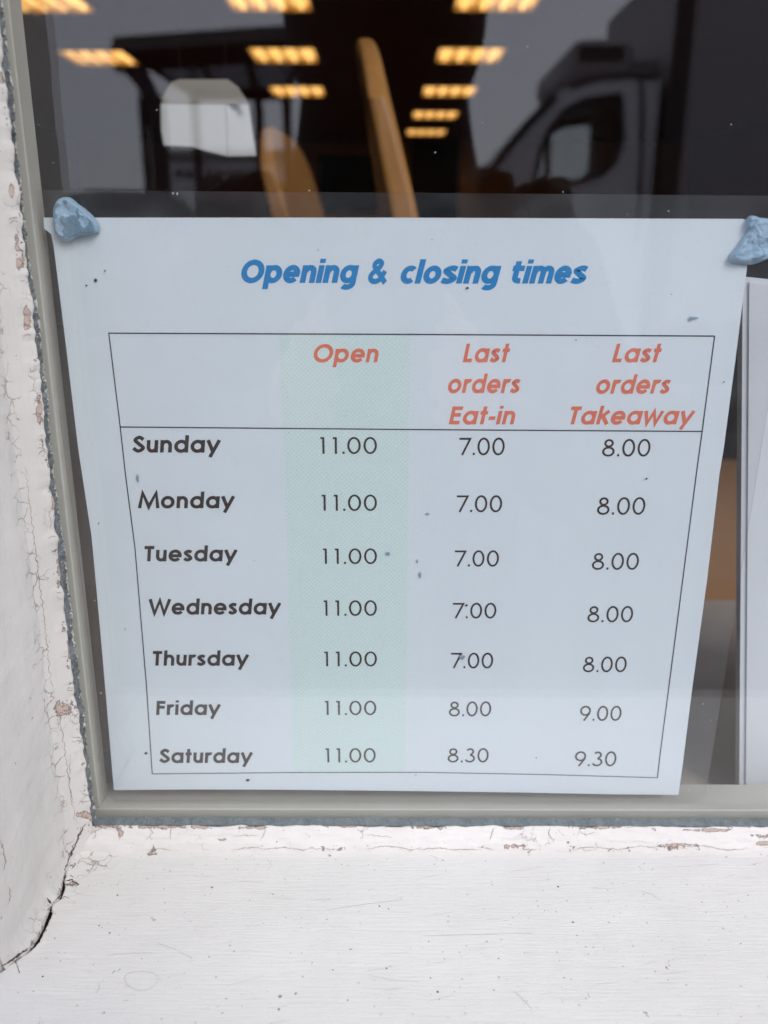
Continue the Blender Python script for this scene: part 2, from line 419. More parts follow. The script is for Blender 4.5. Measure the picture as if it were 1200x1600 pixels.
# bottom bead
bt = onY(600, 1291, -.0035); bb = Vector((0, -.0088, sz0 - .0006))
bp = [(bb.y, bb.z), (-.0086, sz0 + .0010), (-.0078, sz0 + .0022)]
bp += [(-.0078 + (bt.y + .0078) * t, sz0 + .0022 + (bt.z - sz0 - .0022) * (t ** .85)) for t in lin(0, 1, 16)[1:]]
bp += [(bt.y + .0006, bt.z - .0004), (bt.y + .0022, bt.z - .0016)]
NB = len(bp)
BCH = [(170, 1288, 45, 6), (250, 1290, 50, 5), (310, 1291, 26, 6), (188, 1300, 5, 12), (670, 1292, 28, 5), (800, 1294, 16, 3), (935, 1292, 36, 4), (400, 1293, 30, 3),
       (805, 1322, 18, 4), (1190, 1306, 22, 4), (1190, 1318, 20, 4), (1055, 1320, 30, 3), (345, 1312, 10, 3), (540, 1291, 18, 3), (1040, 1324, 16, 3), (1110, 1297, 40, 3)]
def bf(x, j):
    y, z = bp[j]; e = max(0, (j - (NB - 8)) / 8)
    return Vector((x, y + fbm(x * 90, j * .2, 3, 4) * .00045, z + fbm(x * 140, j * .15, 8, 5) * .0006 * (.25 + e)))
def bwear(p, x, j):
    edge = max(0, 1 - abs(j - (NB - 3)) / 4.0)
    return min(1, max(edge * (.22 + .35 * fbm(x * 35, 5, 5, 3)), ell(p, BCH) * .82, (.14 + .25 * fbm(x * 30, 1, 2, 3)) if j < 3 else 0))
bead = grid('bottom_bead', lin(-.1085, .26, 900) + lin(.26, WX1, 20)[1:], range(NB), bf, M['bead'], win,
     {'wear': bwear, 'crackle': lambda p, x, j: .26 + .4 * fbm(x * 25, 3, 3, 2)})
# glazing putty
def psf(z, j):
    t = j / 12
    x0 = pe[0] - .001; x1 = XE - .0002 + fbm(z * 25, 8, 4, 3) * .0009 + fbm(z * 80, 3, 4, 5) * .0005 + fbm(z * 900, 1, 4, 4) * .0005
    return Vector((x0 + (x1 - x0) * t + fbm(z * 400, t * 3, 5, 3) * .0004, -.0046 + .0043 * t ** .7 + fbm(z * 300, t * 4, 9, 4) * .0005, z))
grid('putty', lin(gb - .003, 1.36, 1100) + lin(1.36, WZ1, 10)[1:], range(13), psf, M['putty'], win, {'wear': lambda p, z, j: .10 + .62 * max(0, (j - 8) / 4)})
def pbf(x, j):
    t = j / 10
    z1 = gb + fbm(x * 90, 3, 7, 4) * .0003 + fbm(x * 500, 3, 7, 3) * .00015
    return Vector((x, bt.y + .0010 + (-.0003 - bt.y - .001) * t, bt.z - .0006 + (z1 - bt.z + .0006) * t ** .8 + fbm(x * 200, t * 3, 1, 3) * .00025))
grid('putty', lin(-.1055, .26, 600) + lin(.26, WX1, 10)[1:], range(11), pbf, M['putty_smooth'], win, {'wear': lambda p, x, j: -.1 + .1 * fbm(x * 40, 1, 1, 2)})
pane = boxo('pane', (-.1085, 0.0, gb - .004), (WX1 - .002, .004, WZ1 - .002), M['pane'], win)
# inner side of the frame, seen through the glass
LED = onZ(1150, 1225, gb).y
boxo('inner_ledge', (-.1085, .0046, gb - .06), (WX1 - .001, LED, gb), M['inner_paint'], win, .0006)
boxo('inner_stile', (-.1280, .0046, gb + .0003), (XE, .0046 + .0095, WZ1 - .001), M['inner_paint'], win, .0006)
# dirt on the outside of the glass
bm = bmesh.new()
SP = [(165, 297), (182, 241), (270, 302), (277, 303), (83, 254), (483, 298), (600, 480), (655, 345), (680, 238), (900, 352), (55, 353), (77, 523), (73, 500), (107, 706), (110, 783), (148, 938), (158, 1083), (160, 1110), (1098, 1100), (1110, 1126), (1012, 1140), (1076, 1234), (410, 985), (205, 100), (245, 172), (858, 20), (910, 22), (1130, 590), (980, 335), (1045, 330), (880, 300)]
SP += [(rnd.uniform(60, 1190), rnd.uniform(5, 1260)) for _ in range(70)]
for k, (a, b) in enumerate(SP):
    p = onY(a, b, -.0003); r = rnd.uniform(.00016, .00038) if k < 31 else rnd.uniform(.00008, .00018)
    n = 7; st = rnd.uniform(.4, 1.0)
    vs = []
    for i in range(n):
        q = r * rnd.uniform(.5, 1.2); an = i * 2 * math.pi / n
        vs.append(bm.verts.new((p.x + q * math.cos(an) * st, p.y, p.z + q * math.sin(an))))
    top = bm.verts.new((p.x, p.y - r * .3, p.z))
    for i in range(n): bm.faces.new((vs[i], vs[(i + 1) % n], top))
tag(bm_build('dirt_speck', bm, M['speck'], pane), kind='stuff')
# scratches and hairline marks in the sill paint
def ribbon_pts(bm, pts, w, off):
    n = len(pts)
    L, Rr = [], []
    for i, p in enumerate(pts):
        d = (pts[min(i + 1, n - 1)] - pts[max(i - 1, 0)]); s = Vector((-d.y, d.x, 0)).normalized()
        ww = w * (.35 + .65 * math.sin(math.pi * (i + .5) / n)) * rnd.uniform(.6, 1.2)
        L.append(bm.verts.new(p + s * ww + Vector((0, 0, off)))); Rr.append(bm.verts.new(p - s * ww + Vector((0, 0, off))))
    for i in range(n - 1): bm.faces.new((L[i], L[i + 1], Rr[i + 1], Rr[i]))
bm = bmesh.new()
def spt(a, b):
    p = onZ(a, b, sz0 - .0005); p.z = szat(p.y) + fbm(p.x * 30, p.y * 30, 0, 4) * .0005; return p
ring = [(220 + 26 * math.cos(a), 1526 + 15 * math.sin(a) - 2 * math.cos(2 * a)) for a in lin(0, 6.2, 28)]
scr = [ring, [(152, 1530), (155, 1537), (150, 1546)], [(246, 1470), (270, 1478), (300, 1493)], [(165, 1488), (200, 1485), (238, 1484)],
       [(670, 1338), (683, 1342), (682, 1348)], [(575, 1519), (610, 1526), (655, 1528)], [(1003, 1393), (1020, 1399), (1033, 1407)],
       [(805, 1545), (820, 1560), (832, 1572)], [(510, 1421), (570, 1413), (630, 1404)], [(660, 1460), (740, 1459), (830, 1456)], [(418, 1343), (424, 1353), (416, 1362)], [(20, 1300), (15, 1330)]]
for _ in range(46):   # faint short scratches
    a, b = rnd.uniform(140, 1190), rnd.uniform(1345, 1595); l = rnd.uniform(6, 60); s = rnd.uniform(-.25, .1)
    scr.append([(a + l * t, b + l * s * t + rnd.uniform(-.7, .7)) for t in (0, .3, .6, 1)])
for q in scr[:-46]:
    ribbon_pts(bm, [spt(*c) for c in q], .00008, .00012)
for q in scr[-46:]:
    ribbon_pts(bm, [spt(*c) for c in q], .00004, .00012)
tag(bm_build('scratch', bm, M['scratch'], sill), kind='stuff')
bm = bmesh.new()
# fine cracks branching off the main one
for q in [[(98, 1388), (104, 1380), (112, 1384), (118, 1382)], [(80, 1411), (90, 1404), (100, 1402)], [(80, 1411), (73, 1404)], [(46, 1481), (52, 1486)], [(26, 1506), (30, 1516)], [(100, 1372), (106, 1368), (115, 1371)],
          [(110, 1345), (118, 1352), (112, 1360)], [(116, 1325), (108, 1332)], [(20, 1500), (32, 1492)]]:
    ribbon_pts(bm, [spt(*c) for c in q], .00015, .0002)
for a, b, r in [(872, 1385, .0005), (684, 1543, .0005), (593, 1415, .0004), (604, 1508, .0004), (772, 1542, .0003), (980, 1322, .0006), (670, 1468, .0003), (704, 1598, .0006), (520, 1512, .0003), (266, 1361, .0003), (56, 1447, .0005), (66, 1521, .0004), (1158, 1471, .0003)]:
    p = spt(a, b); bmesh.ops.create_icosphere(bm, subdivisions=1, radius=r * .8, matrix=Matrix.Translation(p) @ Matrix.Diagonal((1, 1, .35, 1)))
tag(bm_build('crack', bm, M['mark'], sill), kind='stuff')

# hairline cracks in the paint, following the surface they run over
from mathutils.bvhtree import BVHTree
def tree_of(o):
    off = wloc(o); return BVHTree.FromPolygons([v.co + off for v in o.data.vertices], [tuple(p.vertices) for p in o.data.polygons])
PT = [tree_of(o) for o in (jamb, sill, bead, fillet)]
def surf(px, py):
    r = ray(px, py).normalized(); best = None
    for t in PT:
        h = t.ray_cast(ORG, r)
        if h[0] is not None and (best is None or h[3] < best): best = h[3]
    return None if best is None else ORG + r * (best - .00022)
def hairline(bm, pts, w, jag=1.5):
    P = []
    for (a, b), (c, d) in zip(pts, pts[1:]):
        n = max(2, int(math.hypot(c - a, d - b) / 3))
        for k in range(n):
            q = surf(a + (c - a) * k / n + rnd.uniform(-jag, jag), b + (d - b) * k / n + rnd.uniform(-jag, jag) * .6)
            if q: P.append(q)
    n = len(P)
    if n < 3: return
    A, B = [], []
    for k, p in enumerate(P):
        d = P[min(k + 1, n - 1)] - P[max(k - 1, 0)]; sd_ = d.cross(p - ORG).normalized()
        ww = w * min(1, .25 + 3 * min(k, n - 1 - k) / n) * rnd.uniform(.35, 1.3)
        A.append(bm.verts.new(p + sd_ * ww)); B.append(bm.verts.new(p - sd_ * ww))
    for k in range(n - 1): bm.faces.new((A[k], A[k + 1], B[k + 1], B[k]))
HC = plain('crack_dark_brown', (.085, .055, .045), .95, .5, 400); HL = plain('paint_crack_brown', (.30, .225, .195), .95, .4, 400)  # dark and lighter brown for the crack ribbons
bm = bmesh.new()
hairline(bm, [(133, 1287), (127, 1298), (121, 1312), (114, 1328), (108, 1342), (103, 1356), (100, 1368)], .0003)
hairline(bm, [(128, 1296), (118, 1316), (110, 1332), (106, 1350)], .00018, 2.5)
hairline(bm, [(100, 1368), (99, 1384), (95, 1398), (86, 1408), (80, 1412)], .0003, 1)
hairline(bm, [(80, 1412), (72, 1400)], .0004, 1); hairline(bm, [(96, 1402), (104, 1401), (110, 1405)], .00016)
hairline(bm, [(102, 1376), (112, 1374), (122, 1382), (116, 1388)], .0003, 2); hairline(bm, [(47, 1480), (54, 1487)], .00015); hairline(bm, [(24, 1500), (30, 1514)], .00018)
hairline(bm, [(44, 1482), (24, 1496), (0, 1512)], .00035, 1)
tag(bm_build('crack', bm, HC, win), kind='stuff')
bm = bmesh.new()
hairline(bm, [(40, 730), (48, 800), (58, 880), (68, 960), (78, 1050), (86, 1100)], .00010, 2)
hairline(bm, [(86, 1100), (97, 1147), (103, 1183), (112, 1247), (118, 1282), (128, 1290)], .00009, 2)
hairline(bm, [(89, 1110), (96, 1122), (90, 1140)], .00015); hairline(bm, [(110, 1180), (108, 1220), (113, 1262)], .0001)
hairline(bm, [(0, 1310), (6, 1330), (9, 1350), (4, 1364)], .0002); hairline(bm, [(14, 1385), (16, 1400), (12, 1420)], .00014); hairline(bm, [(0, 1437), (6, 1430)], .00025)
x = 140
while x < 1195:
    l = rnd.uniform(15, 70)
    if rnd.random() < .45: hairline(bm, [(x, 1326 + rnd.uniform(-3, 3)), (x + l * .5, 1325 + rnd.uniform(-4, 4)), (x + l, 1326 + rnd.uniform(-3, 3))], .00010, 1.2)
    if rnd.random() < .35: hairline(bm, [(x + 4, 1292), (x + rnd.uniform(-6, 12), 1302), (x + rnd.uniform(-8, 14), 1316)], .00010, 1.5)
    if rnd.random() < .15: hairline(bm, [(x, 1304 + rnd.uniform(-5, 5)), (x + l * .7, 1304 + rnd.uniform(-6, 6))], .00008, 1.5)
    x += l * .8
for k in range(26):
    z0 = rnd.uniform(330, 1260); x0 = 22 + (z0 - 280) * .122
    hairline(bm, [(x0 - 1, z0), (x0 - rnd.uniform(5, 12), z0 + rnd.uniform(-5, 5)), (x0 - rnd.uniform(10, 20), z0 + rnd.uniform(-6, 6))], .00010, 1)
tag(bm_build('hairline_crack', bm, HL, win), kind='stuff')

# ------------------------------------------------------------------ the notice
PY_ = .0078
notice = empty('notice', onY(600, 1262, .0075), 'laminated white opening times notice fixed inside the glass with blue putty', 'notice')
def smooth_loop(pts, it=1):
    for _ in range(it):
        o = []
        for i in range(len(pts)):
            a, b = pts[i], pts[(i + 1) % len(pts)]
            o += [(a[0] * .75 + b[0] * .25, a[1] * .75 + b[1] * .25), (a[0] * .25 + b[0] * .75, a[1] * .25 + b[1] * .75)]
        pts = o
    return pts
def sheet(name, loop, y0, y1, mat, parent):
    bm = bmesh.new(); prism(bm, loop, y0, y1); return bm_build(name, bm, mat, parent)
pl = [(68, 340), (69, 357), (80, 366), (84, 386), (103, 540), (122, 700), (143, 838), (147, 880), (157, 990), (168, 1117), (178, 1234.5),
      (300, 1233.5), (450, 1234), (600, 1235.5), (800, 1238), (950, 1241), (1060, 1242), (1066, 1200), (1082, 1073), (1105, 905), (1124, 742), (1131, 700), (1150, 555), (1167, 420), (1172, 345), (1160, 342), (600, 340)]
paper = sheet('paper', [(onY(a, b, PY_).x, onY(a, b, PY_).z) for a, b in pl], PY_, PY_ + .0003, M['paper'], notice)
lt = onY(45, 297, .0075); lr = onY(1253, 306, .0075); lb = onY(1105, 1225, .0075)
zb = gb + .0012
ll = [(lt.x + .0035, lt.z)] + [(lt.x + .0035 - .0035 * math.sin(a), lt.z - .0035 * (1 - math.cos(a))) for a in lin(0, math.pi / 2, 6)[1:]]
ll += [(XE + .0012, 1.15), (XE + .0016, zb + .003), (XE + .0046, zb)]
xb = lb.x + (lb.z - zb) * (lb.x - lr.x) / (lr.z - lb.z)
ll += [(xb - .003, zb), (xb, zb + .003), (lb.x, lb.z), (lr.x, lr.z - .003), (lr.x - .003, lr.z)]
sheet('laminate', ll, .0074, .0085, M['laminate'], notice)

# --- lettering: round geometric sans drawn as strokes
def arc(cx, cy, rx, ry, a0, a1, n=22):
    return [(cx + rx * math.cos(R(a0 + (a1 - a0) * i / n)), cy + ry * math.sin(R(a0 + (a1 - a0) * i / n))) for i in range(n + 1)]
def cat(pts, n=7):
    o = []
    for i in range(len(pts) - 1):
        p0, p1, p2, p3 = pts[max(i - 1, 0)], pts[i], pts[i + 1], pts[min(i + 2, len(pts) - 1)]
        for k in range(n):
            t = k / n
            o.append(tuple(.5 * (2 * p1[q] + (p2[q] - p0[q]) * t + (2 * p0[q] - 5 * p1[q] + 4 * p2[q] - p3[q]) * t * t + (3 * p1[q] - p0[q] - 3 * p2[q] + p3[q]) * t ** 3) for q in (0, 1)))
    return o + [pts[-1]]
def glyph(c, w):
    """strokes (points, closed) and advance; x-height .54, cap height .72"""
    h = w / 2; X = .54; K = .72; A = .75
    ro = .285 - h; bowl = (arc(.285, .27, ro, .285 - h, 0, 360, 30)[:-1], True)
    ln = lambda *p: (list(p), False)
    g = {
     'o': ([bowl], .57), 'a': ([bowl, ln((.57 - h, 0), (.57 - h, X))], .57), 'd': ([bowl, ln((.57 - h, 0), (.57 - h, A))], .57),
     'p': ([bowl, ln((h, -.2), (h, X))], .57),
     'e': ([(arc(.28, .27, ro, .285 - h, 0, 322, 30), False), ln((.28 - ro, .27 - h * .1), (.28 + ro + h * .98, .27 - h * .1))], .56),
     'n': ([ln((h, 0), (h, X)), ((arc(.235, .30, .235 - h, .25 - h, 180, 0, 16) + [(.47 - h, 0)]), False)], .47),
     'h': ([ln((h, 0), (h, A)), ((arc(.235, .30, .235 - h, .25 - h, 180, 0, 16) + [(.47 - h, 0)]), False)], .47),
     'u': ([ln((.46 - h, 0), (.46 - h, X)), (([(h, X)] + arc(.23, .24, .23 - h, .25 - h, 180, 360, 16)), False)], .46),
     'r': ([ln((h, 0), (h, X)), (arc(.235, .29, .235 - h, .26 - h, 180, 62, 10), False)], .30),
     's': ([(cat([(.33, .43), (.20, X - h + .01), (.075, .40), (.19, .285), (.315, .15), (.18, h - .01), (.03, .13)]), False)], .37),
     't': ([ln((.14, 0), (.14, K)), ln((0, X - h), (.29, X - h))], .29),
     'y': ([ln((.03, X), (.26, .02)), ln((.48, X), (.15, -.2))], .51),
     'w': ([ln((.03, X), (.20, .03), (.365, X - .03), (.53, .03), (.70, X))], .73),
     'k': ([ln((h, 0), (h, A)), ln((.40, X), (.09, .25)), ln((.19, .34), (.44, 0))], .46),
     'i': ([ln((h, 0), (h, X)), ln((h, .635), (h, .745))], w),
     '-': ([ln((0, .25), (.25, .25))], .25), '.': ([ln((h, 0), (h, w * 1.15))], w),
     'L': ([ln((h, K), (h, h), (.36, h))], .36), 'F': ([ln((h, 0), (h, K - h), (.40, K - h)), ln((h, .40), (.38, .40))], .40),
     'E': ([ln((.42, h), (h, h), (h, K - h), (.42, K - h)), ln((h, .38), (.40, .38))], .43),
     'T': ([ln((.21, 0), (.21, K)), ln((0, K - h), (.42, K - h))], .42), 'O': ([(arc(.39, .36, .39 - h, .375 - h, 0, 360, 36)[:-1], True)], .78),
     'S': ([(cat([(.42, .56), (.25, K - h + .01), (.09, .54), (.23, .385), (.42, .20), (.23, h - .01), (.03, .19)]), False)], .47),
     'M': ([ln((.03, 0), (.13, K - .04), (.41, .06), (.69, K - .04), (.79, 0))], .82), 'W': ([ln((.02, K), (.24, .04), (.45, K - .06), (.66, .04), (.88, K))], .90),
     '0': ([(arc(.25, .36, .25 - h, .37 - h, 0, 360, 34)[:-1], True)], .50), '1': ([ln((.0, K - h), (.15 - h, K - h), (.15 - h, 0))], .15),
     '7': ([ln((.0, K - h), (.44, K - h), (.13, 0))], .46),
     '8': ([(arc(.25, .545, .185 - h, .175 - h, 0, 360, 26)[:-1], True), (arc(.25, .20, .245 - h, .21 - h, 0, 360, 30)[:-1], True)], .50),
     '9': ([(arc(.25, .485, .245 - h, .245 - h, 0, 360, 30)[:-1], True), ln((.475 - h * .6, .385), (.20, 0))], .50),
     '3': ([(arc(.215, .545, .185 - h, .175 - h, 150, -80, 18), False), (arc(.21, .20, .235 - h, .21 - h, 88, -160, 22), False)], .45),
    }[c]
    return g
def stroke(bm, pts, closed, w, f, lay):
    n = len(pts); h = w / 2; Lf, Rt = [], []
    for i in range(n):
        p = Vector(pts[i]); a = Vector(pts[i - 1]) if (i > 0 or closed) else None; b = Vector(pts[(i + 1) % n]) if (i < n - 1 or closed) else None
        d1 = (p - a).normalized() if a is not None else None; d2 = (b - p).normalized() if b is not None else None
        if d1 is None: d1 = d2
        if d2 is None: d2 = d1
        nn = Vector((-d1.y - d2.y, d1.x + d2.x))
        if nn.length < .35: nn = Vector((-d1.y, d1.x)) * .6 + nn
        nn.normalize(); c = max(.42, nn.dot(Vector((-d1.y, d1.x))))
        m = nn * (h / c)
        Lf.append(bm.verts.new(f(p + m, lay))); Rt.append(bm.verts.new(f(p - m, lay)))
    for i in range(n if closed else n - 1):
        j = (i + 1) % n; bm.faces.new((Lf[i], Rt[i], Rt[j], Lf[j]))
def text(name, s, l, r, base, cap, w, shear, mat, gap=.085, base_r=None):
    """l, r: photo x of the string's ends; base: baseline y; cap: y of the capitals' top"""
    Lp, Rp = onY(l, base, PY_), onY(r, base if base_r is None else base_r, PY_)
    mid = (l + r) / 2; vs = (onY(mid, cap, PY_).z - onY(mid, base, PY_).z) / .72
    x = 0; out = []
    for k, c in enumerate(s):
        g, adv = glyph(c, w)
        if c == '1' and k: x += .17
        out.append((x, g)); x += adv + gap
        if c == '1': x += .10 if s[k + 1] == '.' else .04
    tot = x - gap + (shear * .50 if shear else 0)
    ux = (Rp - Lp) / tot
    bm = bmesh.new(); lay = 0
    for x0, g in out:
        for pts, cl in g:
            lay += 1
            def f(p, q, x0=x0): return Lp + ux * (x0 + p.x + p.y * shear) + Vector((0, -.00006 - .000006 * (q % 5), vs * p.y))
            stroke(bm, pts, cl, w, f, lay)
    vsx = [v.co.copy() for v in bm.verts]; bm.verts.index_update()
    fs = [[v.index for v in q.verts] for q in bm.faces]; bm.free()
    return build(name, vsx, fs, mat, paper)
BW, RW = .148, .082
HEAD = [('Open', 488, 593, 566, 538), ('Last', 723, 796, 566, 537), ('orders', 698, 813, 614, 585), ('Eat-in', 701, 806, 663, 635),
        ('Last', 956, 1032, 566, 537), ('orders', 929, 1047, 615, 586), ('Takeaway', 886, 1083, 663, 635)]
for s, l, r, b, c in HEAD: text('column_heading', s, l, r, b, c, BW * .98, .20, M['ink_orange'])
ROWS = [('Sunday', 207, 345, 707, 681, ('11.00', 501, 589, 709, 683), ('7.00', 717, 788, 711, 684), ('8.00', 940, 1015, 713, 686)),
        ('Monday', 217, 367, 794, 769, ('11.00', 503, 589, 798, 773), ('7.00', 713, 784, 800, 774), ('8.00', 932, 1007, 804, 777)),
        ('Tuesday', 225, 371, 877, 853, ('11.00', 505, 589, 881, 857), ('7.00', 710, 779, 885, 860), ('8.00', 924, 997, 890, 864)),
        ('Wednesday', 233, 439, 960, 936, ('11.00', 506, 589, 962, 938), ('7.00', 707, 775, 966, 942), ('8.00', 917, 988, 972, 947)),
        ('Thursday', 238, 389, 1040, 1017, ('11.00', 507, 589, 1041, 1018), ('7.00', 704, 770, 1044, 1020), ('8.00', 910, 978, 1050, 1026)),
        ('Friday', 244, 345, 1117, 1095, ('11.00', 508, 588, 1117, 1095), ('8.00', 701, 767, 1119, 1096), ('9.00', 905, 970, 1126, 1103)),
        ('Saturday', 249, 395, 1192, 1170, ('11.00', 509, 587, 1191, 1169), ('8.30', 699, 763, 1191, 1169), ('9.30', 897, 962, 1197, 1174))]
for day, l, r, b, c, *ts in ROWS:
    text('day_name', day, l, r, b, c, BW, .12, M['ink_dark'])
    for s, l2, r2, b2, c2 in ts: text('time_figures', s, l2, r2, b2, c2, RW, 0.0, M['ink_dark'], .10)
# heading in a heavier, narrower slanted sans
def glyph_h(c, w):
    h = w / 2; X = .56
    ln = lambda *p: (list(p), False)
    bowl = (arc(.26, .28, .26 - h, .292 - h, 0, 360, 30)[:-1], True)
    arch = lambda x: (arc(x + .21, .34, .21 - h, .23 - h, 180, 0, 14) + [(x + .42 - h, 0)], False)
    return {
     'O': ([(arc(.345, .365, .345 - h, .375 - h, 0, 360, 36)[:-1], True)], .69), 'o': ([bowl], .52),
     'p': ([bowl, ln((h, -.2), (h, X))], .52), 'e': ([(arc(.255, .28, .255 - h, .292 - h, 2, 318, 30), False), ln((h, .275), (.51 - h * .2, .275))], .51),
     'n': ([ln((h, 0), (h, X)), arch(.03)], .45), 'm': ([ln((h, 0), (h, X)), arch(.02), arch(.02 + .42 - w)], .86 - w),
     'i': ([ln((h, 0), (h, X)), ln((h, .635), (h, .765))], w), 'l': ([ln((h, 0), (h, .77))], w),
     'g': ([bowl, ([(.52 - h, X)] + arc(.27, -.02, .25 - h, .20 - h, 0, -140, 14), False)], .52),
     'c': ([(arc(.25, .28, .25 - h, .292 - h, 48, 312, 24), False)], .43),
     's': ([(cat([(.39, .45), (.25, X - h + .015), (.085, .41), (.21, .295), (.365, .165), (.21, h - .015), (.02, .11)]), False)], .43),
     't': ([([(.12 + h * .2, .71)] + [(.12 + h * .2, .2)] + arc(.29, .19, .17 - h * .2, .19 - h, 185, 285, 8), False), ln((0, X - h * .9), (.36, X - h * .9))], .37),
     '&': ([(cat([(.68, .0), (.42, .27), (.19, .50), (.17, .61), (.29, .69), (.42, .62), (.36, .48)]), False), (cat([(.38, .50), (.15, .32), (.075, .19), (.15, .075), (.30, .05), (.47, .13), (.60, .38)]), False)], .70),
    }[c]
table_glyph = glyph
glyph = glyph_h
for s_, l, r, b in (('Opening', 374, 561, 442), ('&', 574, 607, 442), ('closing', 623, 782, 443), ('times', 795, 918, 443)):
    text('heading_text', s_, l, r, b, b - 35.5, .172, .22, M['ink_blue'], .035)
glyph = table_glyph
# ruled table and the tinted column
def rule(pts, w=.00019):
    P = [onY(a, b, PY_) for a, b in pts]; vs, fs = [], []
    for i, p in enumerate(P):
        d = (P[min(i + 1, len(P) - 1)] - P[max(i - 1, 0)]).normalized(); s = Vector((-d.z, 0, d.x)) * w
        vs += [p + s + Vector((0, -.00011, 0)), p - s + Vector((0, -.00011, 0))]
    fs = [(2 * i, 2 * i + 1, 2 * i + 3, 2 * i + 2) for i in range(len(P) - 1)]
    build('table_line', vs, fs, M['ink_line'], paper)
rule([(170, 520.5), (660, 522.5), (1116, 525)])
rule([(188, 667), (640, 671), (1098, 674)])
rule([(238, 1209), (440, 1207), (660, 1206.5), (850, 1210), (1027, 1215)], .00016)
rule([(170, 520), (188, 667), (196, 740), (211, 856), (229, 1072), (238, 1209.5)], .00018)
rule([(1116.5, 524.5), (1097, 674), (1088, 740), (1061, 950), (1032, 1173), (1027, 1215.5)], .00018)
gl = [(436, 523.5), (446, 770), (451, 950), (456, 1100), (458, 1206), (632, 1205), (633, 1100), (636, 900), (638, 740), (641, 524.5)]
build('column_shading', [onY(a, b, PY_) + Vector((0, -.00003, 0)) for a, b in gl], [list(range(len(gl)))], M['green'], paper)
# specks and smears stuck to the notice
def blot(lst, mat, name):
    bm = bmesh.new()
    for a, b, rx, rz in lst:
        p = onY(a, b, .0073); n = 9
        vs = [bm.verts.new((p.x + rx * rnd.uniform(.6, 1.1) * math.cos(i * 2 * math.pi / n), p.y, p.z + rz * rnd.uniform(.6, 1.1) * math.sin(i * 2 * math.pi / n))) for i in range(n)]
        t = bm.verts.new((p.x, p.y - .00015, p.z))
        for i in range(n): bm.faces.new((vs[i], vs[(i + 1) % n], t))
    tag(bm_build(name, bm, mat, notice), kind='stuff')
blot([(387, 1219, .0009, .0006), (228, 1177, .0006, .0006), (1010, 748, .0005, .0004), (729, 946, .0005, .0005), (900, 531, .0003, .0003), (730, 450, .0006, .0004), (497, 391, .0002, .0002), (149, 438, .0006, .0006), (135, 446, .0004, .0003), (164, 423, .0003, .0003), (397, 876, .0002, .0002), (1131, 597, .0003, .0003), (838, 1184, .0003, .0003), (650, 1211, .0003, .0002), (154, 818, .0003, .0003), (1049, 460, .0002, .0002), (195, 983, .0003, .0002), (675, 374, .0002, .0002)], M['mark'], 'dark_speck')
blot([(722, 1027, .0014, .0011), (606, 865, .0008, .0008), (656, 899, .0005, .0013), (215, 748, .0005, .0016), (1084, 497, .0015, .0005), (1078, 499, .0004, .0009), (668, 803, .0009, .0004), (652, 877, .0003, .0008)], M['bluemark'], 'smear')

# ------------------------------------------------------------------ blue adhesive putty
def lump(outline, y_back, y_front, flat, label, seed):
    P = [onY(a, b, y_front) for a, b in smooth_loop(outline, 2)]
    n = len(P); c = sum(P, Vector()) / n
    verts, faces, con = [], [], []
    rings = [(1.0, 0.0)] + [(1.0 - (k / 26) ** 1.25 * .97, 0) for k in range(26)]
    for k, (s, t) in enumerate(rings):
        for p in P:
            wob = 1 + .035 * fbm(p.x * 500, seed, p.z * 500, 3)
            q = c + (p - c) * s * wob
            e = min(1.0, (1 - s) / .20); e = math.sqrt(max(0, 1 - (1 - e) ** 2))
            r = fbm(q.x * 170 + seed, seed, q.z * 170, 4); r2 = fbm(q.x * 520, seed + 3, q.z * 520, 3)
            if flat: tt = min(1.0, e * (1.02 + .30 * r) + .05 * r2)
            else: tt = e * (.70 + .55 * r + .12 * r2 + .20 * math.sin((q.x * .9 - q.z * .6) * 420 + 3 * r))
            if k == 0: tt = 0
            elif k == 1: tt = .25
            verts.append(Vector((q.x, y_back + (y_front - y_back) * max(.02 if k else 0, min(1, tt)), q.z)))
            con.append(max(0, min(1, (tt - .90) / .10)) * (1 if flat else .5))
    m = len(rings)
    for k in range(m - 1):
        for i in range(n):
            j = (i + 1) % n; faces.append((k * n + i, k * n + j, (k + 1) * n + j, (k + 1) * n + i))
    verts.append(sum(verts[-n:], Vector()) / n); con.append(con[-1])
    for i in range(n): faces.append(((m - 1) * n + i, (m - 1) * n + (i + 1) % n, m * n))
    o = build('adhesive_lump', verts, faces, M['tack'], None, True, {'contact': con}, loc=Vector((c.x, y_back, c.z)))
    return tag(o, label, 'adhesive', 'blue putty holding the notice')
z3 = lambda L_, ox, oy, s=3.81: [(a / s + ox, b / s + oy) for a, b in L_]
lump(z3([(303, 165), (328, 112), (375, 97), (412, 112), (452, 150), (505, 185), (545, 228), (572, 272), (574, 318), (525, 326), (470, 335), (430, 342), (405, 370), (378, 374), (343, 352), (313, 320), (301, 260)], 0, 280),
     .00745, .00412, True, 'blue putty lump pressed flat on the notice corner beside the peeling jamb', 2.0)
lump(z3([(652, 255), (665, 222), (700, 214), (745, 228), (790, 232), (850, 260), (890, 330), (880, 420), (820, 470), (762, 482), (700, 512), (640, 508), (562, 500), (546, 482), (556, 450), (600, 400), (638, 340), (668, 298)], 1000, 280),
     .00745, .0042, False, 'ridged blue putty lump on the notice corner above the white leaning card', 5.0)

# ------------------------------------------------------------------ inside the room
wb_z = gb - .022
wbY = onZ(1130, 937, wb_z).y
wbd = boxo('window_board', (-.1279, LED + .0003, wb_z - .03), (WX1, wbY, wb_z), M['board_paint'], win, .002)
